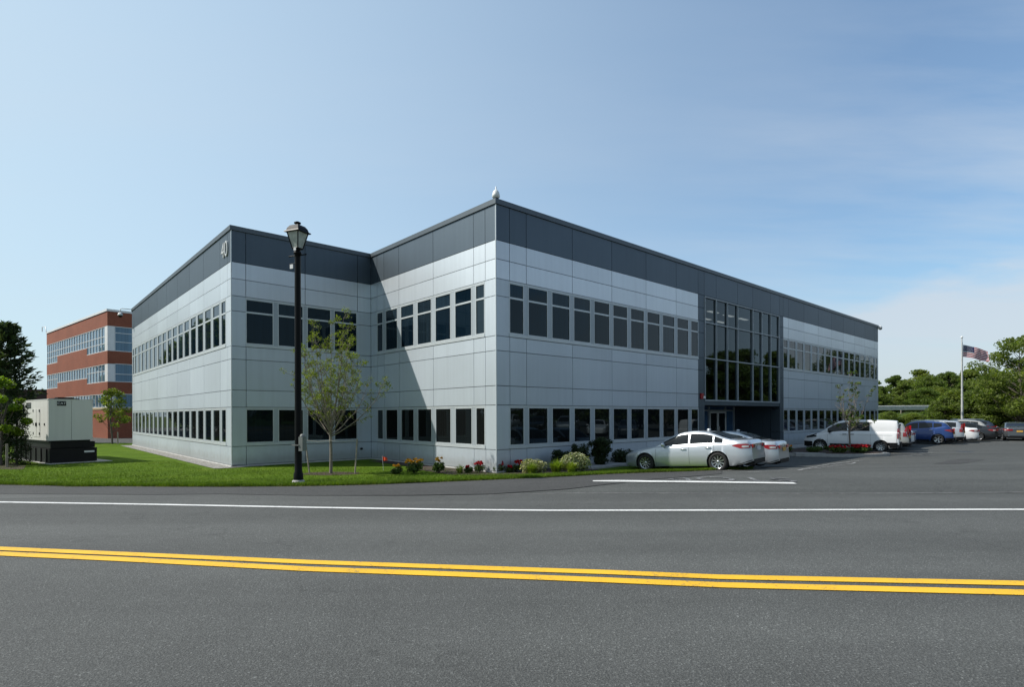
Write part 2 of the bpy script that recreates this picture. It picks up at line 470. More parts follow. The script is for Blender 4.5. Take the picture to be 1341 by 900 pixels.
# two-storey glazed curtain wall
cw = MB(); cp = MB()
vs = [14.985, 16.27, 17.55, 18.80, 20.75, 22.0, 23.27, 24.575]
hs = [2.94, 5.30, 7.265, 8.70]
for i, a in enumerate(vs):
    o = (.0, .06) if i == 0 else ((-.06, 0) if i == len(vs)-1 else (-.028, .028))
    fbox(cw, 'east', a+o[0], a+o[1], hs[0], hs[-1], -.18, .03)
for i, z in enumerate(hs):
    o = (0, .08) if i == 0 else ((-.06, 0) if i == 3 else (-.03, .03))
    for j in range(len(vs)-1):
        fbox(cw, 'east', vs[j]+(.062 if j == 0 else .03), vs[j+1]-(.062 if j == len(vs)-2 else .03), z+o[0], z+o[1], -.18, .026)
c_o = cw.build('curtain_wall', M['cw_frame'], office)
for j in range(len(vs)-1):
    for i in range(3):
        MB().quad(fpt('east', vs[j]+.02, hs[i]+.02, -.06), fpt('east', vs[j+1]-.02, hs[i]+.02, -.06), fpt('east', vs[j+1]-.02, hs[i+1]-.02, -.06), fpt('east', vs[j]+.02, hs[i+1]-.02, -.06)).build('pane', M['cw_glass'], c_o)
# recessed porch under it
mb = MB()
D = 3.1
fbox(mb, 'east', 14.2, 14.97, 0, 2.93, -D, -.62)
for a0, a1 in ((-.63, -1.15), (-1.16, -2.05), (-2.06, -3.1)):
    fbox(mb, 'east', 24.63, 25.1, 0.05, 2.715, a1, a0)
fbox(mb, 'east', 14.3, 25.1, 2.72, 2.9, -D-.3, -.56, 1)
mb.build('porch_lining', [M['dark'], M['joint']], office)
mb = MB(); 
fbox(mb, 'east', 14.97, 24.63, -.02, 2.715, -D-.2, -D-.08)
mb.build('porch_glazing', M['porch_glass'] if 'porch_glass' in M else M.setdefault('porch_glass', plain('porch_glass', (.05, .12, .24), .12, 0, .2, 1)), office)
mb = MB()
for a in (14.98, 16.2, 17.4, 18.6, 19.8, 21.05, 23.3, 24.5): fbox(mb, 'east', a, a+.06, 0, 2.715, -D-.08, -D+.02)
fbox(mb, 'east', 15.04, 24.5, 2.42, 2.50, -D-.07, -D+.015)
mb.build('porch_mullions', M['frame'], office)
dr = MB()
for a0, a1 in ((21.13, 22.18), (22.21, 23.28)):
    for b in ((a0, a0+.1, .02, 2.4), (a1-.1, a1, .02, 2.4), (a0+.1, a1-.1, .02, .25), (a0+.1, a1-.1, 2.28, 2.4)):
        fbox(dr, 'east', b[0], b[1], b[2], b[3], -D-.05, -D+.03)
d_o = dr.build('entrance_door', M['white'], office)
for a0, a1 in ((21.13, 22.18), (22.21, 23.28)):
    p_ = MB(); fbox(p_, 'east', a0+.1, a1-.1, .25, 2.28, -D-.02, -D); p_.build('pane', M['glass_low'], d_o)
h_ = MB(); h_.tube([fpt('east', 22.1, .9, -D+.09), fpt('east', 22.1, 1.4, -D+.09)], .018); h_.tube([fpt('east', 22.29, .9, -D+.09), fpt('east', 22.29, 1.4, -D+.09)], .018)
h_.build('handle', M['chrome'], d_o)
# core behind the panels, roof, footing, coping
mb = MB()
for f, a0, a1 in (('east', .14, 14.9), ('east', 24.7, LB-.05), ('south', .14, LD+.5), ('inner', .14, LC+.5), ('west', .14, LE-.05)):
    mb = MB(); fbox(mb, f, a0, a1, .02, Z['par']-.02, -.3, -.14); mb.build('backing_wall', M['joint'], office)
mb = MB()
mb.box(.05, LB-.05, .05, 34.3, 9.6, 9.75); mb.box(-LC+.05, .05, LD+.05, 34.3, 9.6, 9.752)
mb.build('roof', M['roof'], office)
mb = MB()
mb.box(LB-.2, LB, .14, 34.4, 0.0, Z['par'], 1); mb.box(-LC, LB-.21, 34.2, 34.4, 0, Z['par'], 1)
mb.build('wall', [M['upper'], M['lower']], office)
mb = MB()
fbox(mb, 'east', 25.2, LB, -.3, .11, -.2, .03); mb.build('footing', M['footing'], office); mb = MB()
fbox(mb, 'east', -.03, 14.3, -.3, .11, -.2, .03)
fbox(mb, 'south', -.0, LD-.03, -.3, .108, -.2, .033); fbox(mb, 'inner', 0, LC, -.3, .11, -.2, .03); fbox(mb, 'west', -.03, LE, -.3, .108, -.2, .033)
mb.build('footing', M['footing'], office)
mb = MB()
z0, z1, o = Z['par'], Z['top'], .05
mb.box(-o, LB+o, -o, .35, z0, z1); mb.box(-o, .35, .352, LD-o-.002, z0, z1-.001)
mb.box(-LC-o, .35, LD-o, LD+.35, z0, z1); mb.box(-LC-o, -LC+.35, LD+.352, LD+LE+o, z0, z1-.001)
mb.box(LB-.35, LB+o, .352, LD+LE+o, z0, z1-.001)
mb.build('coping', M['coping'], office)
mb = MB()   # bright corner trims
for (u, v) in ((0, 0), (-LC, LD)):
    mb = MB(); mb.box(u-.006, u+.03, v-.006, v+.03, .12, Z['par']-.002, 0)
    mb.build('corner_trim', M['frame'], office)
# lobby behind the curtain wall: floors, ceilings with light strips, back wall
mb = MB()
fbox(mb, 'east', 14.4, 25.1, 2.91, 3.02, -6.5, -.65); fbox(mb, 'east', 14.4, 25.1, 8.66, 8.8, -6.5, -.65); fbox(mb, 'east', 14.4, 25.1, 3.0, 8.7, -6.7, -6.5)
fbox(mb, 'east', 14.2, 14.4, 3.0, 8.7, -6.5, -.62); fbox(mb, 'east', 25.1, 25.3, 3.0, 8.7, -6.5, -.62); fbox(mb, 'east', 14.4, 25.1, 5.25, 5.33, -6.5, -3.4)
mb.build('lobby_shell', plain('lobby_paint', (.22, .21, .19), .8), office)
mb = MB()
for a in (15.6, 17.6, 19.6, 21.6, 23.6):
    for o in (-2.0, -3.6, -5.2): fbox(mb, 'east', a-.55, a+.55, 8.62, 8.655, o-.12, o+.12)
mb.build('ceiling_light', M['ceiling_light'], office)['kind'] = 'stuff'
# house number, fire bell strobe, wall hydrant
Mw = Matrix(((0, 0, -1, -LC-.03), (-1, 0, 0, LD+.80), (0, 1, 0, 9.35), (0, 0, 0, 1)))
text_mesh('40', .95, plain('number_grey', (.5, .52, .53), .5), 'house_number', .025, office, Mw, 1.0, .004)
mb = MB(); fbox(mb, 'east', 14.50, 14.78, 3.05, 3.35, .004, .07, 0); fbox(mb, 'east', 14.70, 14.84, 3.08, 3.2, .072, .13, 1)
mb.build('fire_alarm', [plain('alarm_red', (.35, .01, .015), .4), M['white']], office)
mb = MB(); mb.tube([fpt('inner', 5.9, .58, .0), fpt('inner', 5.9, .58, .09)], .05, 10); mb.ball(fpt('inner', 5.9, .58, .1), .06); mb.build('hose_tap', M['black'], office)

# roof cameras: things that hang on the building
def camera_dome(label, loc, rz, kind):
    t = thing('security_camera', label, 'security camera', loc, rz, 'roof security cameras')
    if kind == 'post':
        b = MB().lathe([(.05, -.12), (.06, .0), (.07, .02)], 12); b.build('bracket', M['black'], t)
        MB().lathe([(.13, .10), (.185, .14), (.18, .26), (.15, .40), (.08, .50), (.03, .54), (.03, .68), (.001, .70)], 16).build('housing', M['white'], t)
        MB().lathe([(.001, -.02), (.08, .0), (.125, .06), (.13, .098)], 16).build('dome', M['carglass'], t)
    else:
        b = MB().tube([(0, 0, 0), (0, 0, .45), (.05, 0, .52), (.75, 0, .52), (.85, 0, .46), (.85, 0, .18)], .03, 8)
        b.build('bracket', M['white'], t)
        MB().lathe([(.16, .0), (.17, .05), (.12, .16), (.04, .2)], 14, Matrix.Translation((.85, 0, 0))).build('housing', M['white'], t)
        MB().lathe([(.001, -.16), (.10, -.12), (.155, -.01)], 14, Matrix.Translation((.85, 0, 0))).build('dome', M['black'], t)
    if kind == 'post': t.scale = (.8, .8, .74)
    return t
camera_dome('white dome camera standing on the tall front corner of the silver building', W(.12, .12, Z['top']), 0, 'post')
camera_dome('dome camera on a white gooseneck arm at the far left roof end', W(-LC+.1, LD+LE-.2, Z['top']-.6), TH+math.pi, 'arm')
t = thing('security_camera', 'white twin camera jutting from the far right end of the roof', 'security camera', W(LB+.05, .1, Z['top']-.15), TH, 'roof security cameras')
MB().tube([(-.1, 0, 0), (.3, -.1, 0)], .05, 8).build('bracket', M['white'], t)
MB().ball((.42, -.12, .0), .19, 14).build('housing', M['white'], t)
MB().ball((.45, -.15, -.06), .16, 12).build('dome', M['black'], t)
t2 = MB().ball((.0, -.15, .0), .13, 12).build('housing', M['white'], t)
# ------------------------------------------------------------------ cars
def catmull(pts, n=6):
    out = []
    for i in range(len(pts)-1):
        p0, p1, p2, p3 = pts[max(i-1, 0)], pts[i], pts[i+1], pts[min(i+2, len(pts)-1)]
        for k in range(n):
            t = k/n
            q = [0.5*(2*p1[d]+(-p0[d]+p2[d])*t+(2*p0[d]-5*p1[d]+4*p2[d]-p3[d])*t*t+(-p0[d]+3*p1[d]-3*p2[d]+p3[d])*t**3) for d in (0, 1)]
            out.append(q)
    out.append(list(pts[-1])); return out
def interp(pl, x):
    if x <= pl[0][0]: return pl[0][1]
    for (a, b), (c, d) in zip(pl, pl[1:]):
        if x <= c: return b if c-a < 1e-9 else b+(d-b)*(x-a)/(c-a)
    return pl[-1][1]

class Car:
    """body lofted from cross sections; x runs from nose to tail, the object faces +X"""
    def __init__(s, p):
        s.p = p; s.prof = catmull(p['prof'], 6)
        for i in range(1, len(s.prof)): s.prof[i][0] = max(s.prof[i][0], s.prof[i-1][0]+1e-3)
        s.ax = (p['fa'], p['fa']+p['wb']); s.xm = p['fa']+p['wb']/2
        s.L = s.prof[-1][0]; s.hw = p['W']/2; s.r = p['r']
    def width(s, x):
        p = s.p; f = 1
        d = max(0, (p.get('nf', .75)-x)/p.get('nf', .75)); f -= p.get('kf', .30)*d**2.3
        d = max(0, (x-(s.L-p.get('nr', .6)))/p.get('nr', .6)); f -= p.get('kr', .2)*d**2.6
        return s.hw*f
    def zb(s, x):
        z = interp(s.p['under'], x); R_ = s.r+.055
        for a in s.ax:
            d = abs(x-a)
            if d < R_: z = max(z, s.r+math.sqrt(R_*R_-d*d)*.985)
        return z
    def section(s, x):
        p = s.p; zt = interp(s.prof, x); zb = s.zb(x); w = s.width(x)
        belt = min(interp(p['belt'], x), zt-.035)
        fix = [(.18, .07), (.26, .025), (.40, .004), (.58, .0), (.70, .012), (belt-.07, .022), (belt-.015, .05), (belt, .075)]
        pts = []; 
        for i, (z, inset) in enumerate(fix):
            if i == 0: z = zb
            z = min(max(z, zb+.004*i), belt-.004*(7-i)); pts.append([w-inset, z])
        ze = max(zt-p.get('re', .05), belt+.004); h = ze-belt
        yb = w-.085; ye = yb-p['tumble']*h
        for t in (.08, .36, .64, .9, 1.0):
            z = belt+h*t; y = yb+(ye-yb)*t+.03*min(1, h*2.5)*math.sin(math.pi*t)
            pts.append([y, z])
        dz = zt-ze
        for fy, fz in ((.965, .45), (.90, .72), (.70, .90), (.4, .975), (0, 1)): pts.append([ye*fy, ze+dz*fz])
        return pts
    def side(s, x, z):
        pts = s.section(x)[:13]
        for (y0, z0), (y1, z1) in zip(pts, pts[1:]):
            if z0 <= z <= z1: return y0+(y1-y0)*(z-z0)/max(1e-6, z1-z0)
        return pts[0][0] if z < pts[0][1] else pts[-1][0]
    def X(s, x): return s.xm-x
    def patch(s, xs, lo, hi, off=.006, side=1, nz=4):
        """shell lying on the body side between two curves"""
        mb = MB(); vs = []; fs = []
        for i, x in enumerate(xs):
            for k in range(nz+1):
                z = lo[i]+(hi[i]-lo[i])*k/nz
                vs.append((s.X(min(x, s.L)), side*(s.side(min(x, s.L-.001), z)+off), z))
        for i in range(len(xs)-1):
            for k in range(nz):
                a = i*(nz+1)+k; q = (a, a+1, a+nz+2, a+nz+1)
                fs.append(q if side > 0 else q[::-1])
        mb.add(vs, fs, 0, True); return mb
    def build(s, name, label, loc, rz, paint, group=None):
        p = s.p; t = thing(name, label, 'van' if 'van' in name else 'car', loc, rz, group)
        xs = [q[0] for q in s.prof]
        R_ = s.r+.055
        for a in s.ax:
            for k in range(-9, 10): xs.append(a+R_*math.sin(math.pi/2*k/9))
            xs += [a-R_-.004, a+R_+.004]
        for wn in p['glass']: xs += [wn[0], wn[1]]
        for k in range(40): xs.append(s.L*k/40)
        xs = sorted(xs); q = [xs[0]]
        for x in xs[1:]:
            if x-q[-1] > .0035: q.append(x)
        q[-1] = s.L; xs = q
        secs = [s.section(x) for x in xs]; nj = len(secs[0])
        body = MB(); glass = {}
        def vert(i, j, sd): return (s.X(xs[i]), sd*secs[i][j][0], secs[i][j][1])
        ws, rw = p['ws'], p['rw']
        for sd in (1, -1):
            idx = len(body.v); vs = [vert(i, j, sd) for i in range(len(xs)) for j in range(nj)]
            fs = []
            for i in range(len(xs)-1):
                xc = (xs[i]+xs[i+1])/2
                hcab = (secs[i][12][1]-secs[i][7][1]+secs[i+1][12][1]-secs[i+1][7][1])/2
                for j in range(nj-1):
                    f = (i*nj+j, i*nj+j+1, (i+1)*nj+j+1, (i+1)*nj+j)
                    if sd < 0: f = f[::-1]
                    key = None
                    if 8 <= j <= 10 and hcab > .07:
                        for wn in p['glass']:
                            if wn[0] <= xc <= wn[1]: key = ('side_window', wn[0], sd)
                    if j >= 14 and ws[0] <= xc <= ws[1]: key = ('windshield', 0, 0)
                    if j >= 14 and rw[0] <= xc <= rw[1]: key = ('rear_window', 0, 0)
                    if key: glass.setdefault(key, MB()).add([vs[k] for k in f], [(0, 1, 2, 3)], 0, False)
                    else: fs.append(f)
            body.add(vs, fs, 0, True)
        for i in (0, -1):
            pts = [vert(i, j, 1) for j in range(nj)]+[vert(i, j, -1) for j in range(nj-2, -1, -1)]
            body.add(pts, [tuple(range(len(pts))) if i == 0 else tuple(reversed(range(len(pts))))], 0)
        # dark underside
        body.box(s.X(s.L-.12), s.X(.12), -s.hw+.30, s.hw-.30, .2, .55, 1)
        bo = body.build('body', [paint, M['black']], t, 42)
        for (nm, _, sd), mb in glass.items():
            o = mb.build(nm, M['carglass'], t)
            bm = bmesh.new(); bm.from_mesh(o.data); bmesh.ops.remove_doubles(bm, verts=bm.verts, dist=1e-5)
            for f in bm.faces: f.smooth = True
            bm.to_mesh(o.data); bm.free()
        # wheels
        for a in s.ax:
            for sd in (1, -1):
                Mx = Matrix.Translation((s.X(a), sd*(s.hw-.125), s.r)) @ Matrix.Rotation(-sd*math.pi/2, 4, 'X')
                w = MB().lathe([(.02, -.02), (s.r*.60, -.02), (s.r*.62, -.1)], 24, Mx).build('wheel', M['rim_dark'], t)
                r = s.r
                MB().lathe([(r*.62, -.11), (r*.93, -.11), (r, -.08), (r, .07), (r*.96, .105), (r*.80, .115), (r*.67, .10), (r*.64, .05)], 32, Mx, cap=False).build('tyre', M['rubber'], w)
                rim = MB()
                rim.lathe([(r*.60, .045), (r*.66, .10), (r*.685, .098)], 32, Mx, cap=False)
                rim.lathe([(.001, .085), (r*.12, .085), (r*.17, .07), (r*.17, .02)], 16, Mx)
                ns = p.get('spokes', 10)
                for k in range(ns):
                    Mk = Mx @ Matrix.Rotation(2*math.pi*(k+.5)/ns, 4, 'Z')
                    wd = p.get('spw', .020)
                    rim.add([Mk @ Vector(v) for v in ((r*.12,-wd*.8,.07),(r*.64,-wd*1.3,.085),(r*.64,wd*1.3,.085),(r*.12,wd*.8,.07),(r*.12,-wd*.8,.03),(r*.64,-wd*1.3,.05),(r*.64,wd*1.3,.05),(r*.12,wd*.8,.03))],
                            [(0,1,2,3),(0,4,5,1),(2,6,7,3),(1,5,6,2),(0,3,7,4)])
                rim.build('rim', M['rim'] if sd else M['rim'], w)
        # seams and handles
        seam = MB()
        for x in p['seams']:
            for sd in (1, -1):
                z0 = s.zb(x)+.02; z1 = interp(p['belt'], x)-.01
                pts = [(s.X(x), sd*(s.side(x, z0+(z1-z0)*k/10)+.0005), z0+(z1-z0)*k/10) for k in range(11)]
                seam.tube(pts, .0045, 4)
        seam.build('door_seams', M['black'], t)
        for x in p['handles']:
            for sd in (1, -1):
                z = interp(p['belt'], x)-.14
                b = MB().tube([(s.X(x-.10), sd*(s.side(x-.1, z)+.012), z), (s.X(x-.07), sd*(s.side(x, z)+.032), z+.005), (s.X(x+.07), sd*(s.side(x, z)+.032), z+.005), (s.X(x+.1), sd*(s.side(x+.1, z)+.012), z)], .016, 6)
                b.build('door_handle', M['chrome'] if p.get('chrome', True) else M['black'], t)
        for sd in (1, -1):
            x = p['mirror']; z = interp(p['belt'], x)+.07
            y = s.side(x, z-.07)
            b = MB().ball((s.X(x), sd*(y+.13), z), .1, 12, 0, (.75, 1.15, .78)); b.tube([(s.X(x), sd*(y-.03), z-.06), (s.X(x), sd*(y+.1), z-.02)], .025, 6)
            b.build('mirror', p.get('mirror_mat', paint), t)
        p['extra'](s, t, paint)
        return t

def lin(a, b, n): return [a+(b-a)*k/(n-1) for k in range(n)]
def rear_box(s, t, name, y0, y1, z0, z1, d0, d1, mat):
    """trim piece on the tail: d0..d1 metres beyond the tail end"""
    return MB().box(s.X(s.L+d1), s.X(s.L+d0), y0, y1, z0, z1).build(name, mat, t)
def trim_curve(s, t, xs, z0, z1, mat, name, off=.008):
    for sd in (1, -1): s.patch(xs, [z0]*len(xs) if not isinstance(z0, list) else z0, [z1]*len(xs) if not isinstance(z1, list) else z1, off, sd).build(name, mat, t)

def sedan_extra(s, t, paint):
    L = s.L
    for sd in (1, -1):
        xs = lin(L-.62, L-.005, 12)
        lo = [.885-.10*min(1, k/5) for k in range(12)]; hi = [.90+.045*min(1, k/3) if k < 9 else .945-.01*(k-8) for k in range(12)]
        tl = s.patch(xs, lo, hi, .010, sd).build('taillight', M['red_lens'], t)
        xs2 = lin(L-.30, L-.10, 5)
        s.patch(xs2, [.83, .815, .815, .82, .825], [.87, .885, .885, .88, .875], .014, sd, 2).build('lens', M['clear_lens'], tl)
        rear_box(s, t, 'taillight', min(sd*.42, sd*.68), max(sd*.42, sd*.68), .80, .92, -.02, .012, M['red_lens'])
        xs = lin(.10, .62, 8)
        s.patch(xs, [.60, .60, .605, .615, .63, .65, .67, .69], [.68, .69, .70, .71, .72, .725, .728, .73], .008, sd).build('headlight', M['clear_lens'], t)
    rear_box(s, t, 'number_plate', -.19, .19, .69, .83, -.005, .014, s.p.get('platemat', M['plate_white']))
    rear_box(s, t, 'chrome_strip', -.40, .40, .905, .93, -.005, .03, M['chrome'])
    rear_box(s, t, 'diffuser', -.62, .62, .24, .40, -.03, .012, M['black'])
    MB().ball((s.X(3.15), 0, s.p['prof'][8][1]+.02), .05, 8, 0, (1.8, .5, .7)).build('antenna', paint, t)
    trim_curve(s, t, lin(L-.5, L-.02, 8), [.215+.02*k for k in range(8)][:8], [.23+.022*k for k in range(8)], M['black'], 'bumper_trim')
    # bright window surround
SEDAN = dict(W=1.85, r=.335, fa=.95, wb=2.775, tumble=.42, re=.06,
    prof=[(0, .55), (.03, .66), (.16, .74), (.55, .84), (1.0, .92), (1.36, .985), (1.75, 1.20), (2.15, 1.385), (2.6, 1.465), (3.05, 1.46), (3.5, 1.37), (3.95, 1.20), (4.30, 1.105), (4.60, 1.085), (4.74, 1.06), (4.84, .92), (4.87, .62), (4.88, .42)],
    under=[(0, .24), (.5, .19), (4.2, .19), (4.6, .24), (4.88, .34)], belt=[(0, .78), (1.2, .92), (2.6, .955), (4.0, 1.0), (4.9, 1.02)],
    glass=[(1.62, 2.66), (2.73, 3.56), (3.62, 3.92)], ws=(1.42, 2.2), rw=(3.42, 4.18), seams=[1.40, 2.70, 3.62], handles=[2.50, 3.42], mirror=1.75, extra=sedan_extra, kr=.22)

def van_extra(s, t, paint):
    L = s.L
    trim_curve(s, t, lin(1.42, 3.42, 14), .335, .45, M['black'], 'side_moulding', .016)
    trim_curve(s, t, lin(L-.62, L-.003, 8), [max(.26, s.zb(x)+.01) for x in lin(L-.62, L-.003, 8)], .56, M['black'], 'rear_bumper', .014)
    trim_curve(s, t, lin(.02, .50, 8), .27, .56, M['black'], 'front_bumper', .014)
    for sd in (1, -1):
        xs = lin(.16, .72, 8)
        s.patch(xs, [.76+.035*k/7*2 for k in range(8)], [.86+.025*k for k in range(8)], .008, sd).build('headlight', M['carglass'], t)
        s.patch(lin(L-.10, L-.004, 4), [.78]*4, [1.35]*4, .008, sd).build('taillight', M['red_lens'], t)
        for zz in (.96,):
            s.patch(lin(1.9, 4.5, 12), [zz]*12, [zz+.012]*12, .003, sd, 1).build('body_crease', M['rim'], t)
    rear_box(s, t, 'number_plate', -.35, -.05, .70, .84, 0, .02, M['plate'])
    rear_box(s, t, 'rear_glass', .06, .72, 1.10, 1.60, -.02, .01, M['carglass']); rear_box(s, t, 'rear_glass', -.72, -.06, 1.10, 1.60, -.02, .01, M['carglass'])
    rear_box(s, t, 'rear_bumper', -.78, .78, .30, .56, -.02, .06, M['black'])
VAN = dict(W=1.84, r=.325, fa=.90, wb=3.06, tumble=.17, re=.07,
    prof=[(0, .60), (.04, .80), (.20, .93), (.55, 1.03), (.85, 1.10), (1.25, 1.38), (1.65, 1.66), (1.95, 1.78), (2.4, 1.835), (3.2, 1.845), (4.2, 1.83), (4.62, 1.80), (4.74, 1.74), (4.80, 1.30), (4.82, .80), (4.83, .40)],
    under=[(0, .26), (.5, .22), (4.4, .22), (4.83, .32)], belt=[(0, .86), (1.2, 1.06), (2, 1.14), (4.9, 1.16)],
    glass=[(1.30, 2.30), (2.38, 3.42)], ws=(.92, 1.85), rw=(9, 9), seams=[1.30, 2.34, 3.46, 4.70], handles=[2.18, 2.55], mirror=1.42, mirror_mat=M['black'], extra=van_extra, chrome=False, kr=.07, nr=.25, kf=.26, spokes=9, spw=.028)

def suv_extra(s, t, paint):
    L = s.L
    for sd in (1, -1):
        if s.p.get('tall'):
            s.patch(lin(L-.30, L-.01, 7), [.82]*7, [1.0, 1.12, 1.26, 1.38, 1.44, 1.46, 1.47], .012, sd).build('taillight', M['red_lens'], t)
        else:
            s.patch(lin(L-.55, L-.01, 9), [1.0-.02*k for k in range(9)], [1.02+.012*k for k in range(9)], .012, sd).build('taillight', M['red_lens'], t)
            rear_box(s, t, 'taillight', min(sd*.45, sd*.72), max(sd*.45, sd*.72), .90, 1.05, -.06, .012, M['red_lens'])
        s.patch(lin(.12, .6, 6), [.72, .72, .73, .75, .77, .79], [.80, .82, .84, .85, .86, .87], .008, sd).build('headlight', M['clear_lens'], t)
    trim_curve(s, t, lin(1.42, 3.05, 10), .22, .33, M['black'], 'sill_trim', .012)
    trim_curve(s, t, lin(L-.55, L-.01, 8), [max(.28, s.zb(x)+.01) for x in lin(L-.55, L-.01, 8)], .46, M['black'], 'rear_bumper', .014)
    rear_box(s, t, 'number_plate', -.2, .2, .72, .86, -.03, .02, s.p.get('platemat', M['plate']))
    rear_box(s, t, 'rear_bumper', -.7, .7, .28, .46, -.02, .05, M['black'])
    for sd in (1, -1):
        MB().tube([(s.X(1.95), sd*.56, 1.63), (s.X(2.1), sd*.56, 1.69), (s.X(3.4), sd*.56, 1.68), (s.X(3.6), sd*.56, 1.62)], .018, 6).build('roof_rail', M['rim'], t)
SUV = dict(W=1.85, r=.35, fa=.90, wb=2.67, tumble=.30, re=.07,
    prof=[(0, .62), (.04, .80), (.2, .92), (.6, 1.0), (1.1, 1.07), (1.5, 1.30), (1.9, 1.55), (2.3, 1.64), (2.9, 1.66), (3.5, 1.61), (3.92, 1.53), (4.15, 1.34), (4.34, 1.12), (4.42, .90), (4.46, .5), (4.47, .42)],
    under=[(0, .28), (.5, .23), (3.8, .23), (4.47, .36)], belt=[(0, .84), (1.2, 1.0), (2.6, 1.09), (3.4, 1.16), (4.0, 1.28), (4.4, 1.3)],
    glass=[(1.45, 2.40), (2.46, 3.25), (3.31, 3.78)], ws=(1.16, 1.9), rw=(3.93, 4.3), seams=[1.30, 2.43, 3.3], handles=[2.25, 3.15], mirror=1.55, extra=suv_extra, kr=.16, spokes=5, spw=.04)
SUV_TALL = dict(SUV, tall=True, belt=[(0, .86), (1.2, 1.02), (2.6, 1.08), (4.4, 1.16)], prof=[(0, .62), (.04, .80), (.2, .94), (.6, 1.03), (1.0, 1.10), (1.4, 1.36), (1.75, 1.58), (2.2, 1.67), (3.0, 1.69), (3.8, 1.65), (4.15, 1.58), (4.33, 1.25), (4.42, 1.02), (4.465, .85), (4.48, .5), (4.49, .42)],
    rw=(4.12, 4.34), glass=[(1.35, 2.35), (2.42, 3.2), (3.28, 4.0)])
HATCH = dict(SEDAN, prof=SEDAN['prof'], spokes=5, spw=.035)

paints = dict(silver=car_paint('paint_silver', (.54, .575, .605), .6), white=car_paint('paint_white', (.80, .81, .82), .0), blue=car_paint('paint_blue', (.010, .045, .19), .35),
    champagne=car_paint('paint_champagne', (.48, .47, .44), .5), black=car_paint('paint_black', (.012, .013, .016), .2), grey=car_paint('paint_grey', (.10, .11, .12), .5), navy=car_paint('paint_navy', (.015, .025, .05), .3), red=car_paint('paint_red', (.3, .02, .02), .3))

def park(car, name, label, u, v, a, paint, group='cars parked nose-in along the office front'):
    """left rear wheel stands at (u, v); nose turned a degrees left of square"""
    ca, sa = math.cos(R(a)), math.sin(R(a))
    wb, hw = car.p['wb'], car.hw-.12
    cu = u-sa*wb/2+ca*hw; cv = v+ca*wb/2+sa*hw
    p_ = W(cu, cv)
    t = car.build(name, label, p_, TH+math.pi/2+R(a), paint, group)
    f = Vector((math.cos(t.rotation_euler.z), math.sin(t.rotation_euler.z))); 
    zf = g(p_.x+f.x*wb/2, p_.y+f.y*wb/2); zr = g(p_.x-f.x*wb/2, p_.y-f.y*wb/2)
    t.rotation_mode = 'ZYX'; t.rotation_mode = 'XYZ'
    t.rotation_euler = (Matrix.Rotation(t.rotation_euler.z, 3, 'Z') @ Matrix.Rotation(-math.atan2(zf-zr, wb), 3, 'Y')).to_euler()
    t.location.z = (zf+zr)/2+.012
    return t
sedan = Car(SEDAN); sedan2 = Car(dict(SEDAN, platemat=M['plate'])); van = Car(VAN); suv = Car(SUV); suvt = Car(SUV_TALL)
park(sedan, 'sedan', 'silver four-door sedan nearest the road, whole left side in view', 5.21, -6.02, 8.5, paints['silver'])
park(sedan2, 'sedan', 'silver sedan with an orange number plate half hidden behind the nearest silver sedan', 7.9, -5.75, 8.5, paints['silver'])
park(van, 'delivery_van', 'white panel van with black side moulding parked beyond the flower island', 23.45, -6.1, 11, paints['white'])
park(suvt, 'sport_utility', 'silver car with tall red tail lights squeezed just behind the white van', 26.1, -5.9, 9, paints['champagne'])
park(suv, 'sport_utility', 'dark grey car two stalls beyond the white van, only its tail showing', 28.0, -5.3, 9, paints['grey'])
park(sedan, 'sedan', 'white sedan tail showing just left of the blue car', 30.6, -4.9, 9, paints['white'])
park(suv, 'sport_utility', 'bright blue sport utility car parked beyond the white van', 35.95, -6.3, 8, paints['blue'])
park(suvt, 'sport_utility', 'silver car with tall red tail lights just right of the blue car', 38.75, -6.4, 8, paints['silver'])
park(sedan, 'sedan', 'white sedan in the row below the flagpole', 41.4, -6.6, 8, paints['white'])
park(sedan, 'sedan', 'black sedan between the white sedan and the pale wagon in the far row', 44.4, -7.3, 8, paints['black'])
park(suv, 'sport_utility', 'pale silver car with roof rails right of the flagpole', 46.7, -6.7, 8, paints['champagne'])
park(suv, 'sport_utility', 'dark tall car between the pale wagon and the dark grey sedan in the far row', 49.2, -6.9, 8, paints['navy'])
park(sedan2, 'sedan', 'dark grey sedan second from the right edge of the far row', 47.1, -8.5, -76, paints['grey'])
park(sedan, 'sedan', 'grey sedan cut off by the right edge of the photo', 48.9, -11.3, -76, paints['navy'])
# across the aisle: these show mirrored in the ground floor windows
for k, (c, pn, lb, nm) in enumerate(((suvt, 'white', 'white tall car across the aisle, mirrored in the front windows', 'sport_utility'), (sedan, 'black', 'black sedan across the aisle, mirrored in the front windows', 'sedan'), (suv, 'silver', 'silver tall car across the aisle, mirrored in the front windows', 'sport_utility'), (sedan, 'white', 'white sedan across the aisle, mirrored in the front windows', 'sedan'), (suvt, 'grey', 'grey tall car across the aisle, mirrored in the front windows', 'sport_utility'))):
    x, y = 32.5+.35*k, 17.5+2.9*k
    c.build(nm, lb, (x, y, g(x, y)+.012), R(188), paints[pn], 'cars across the aisle')
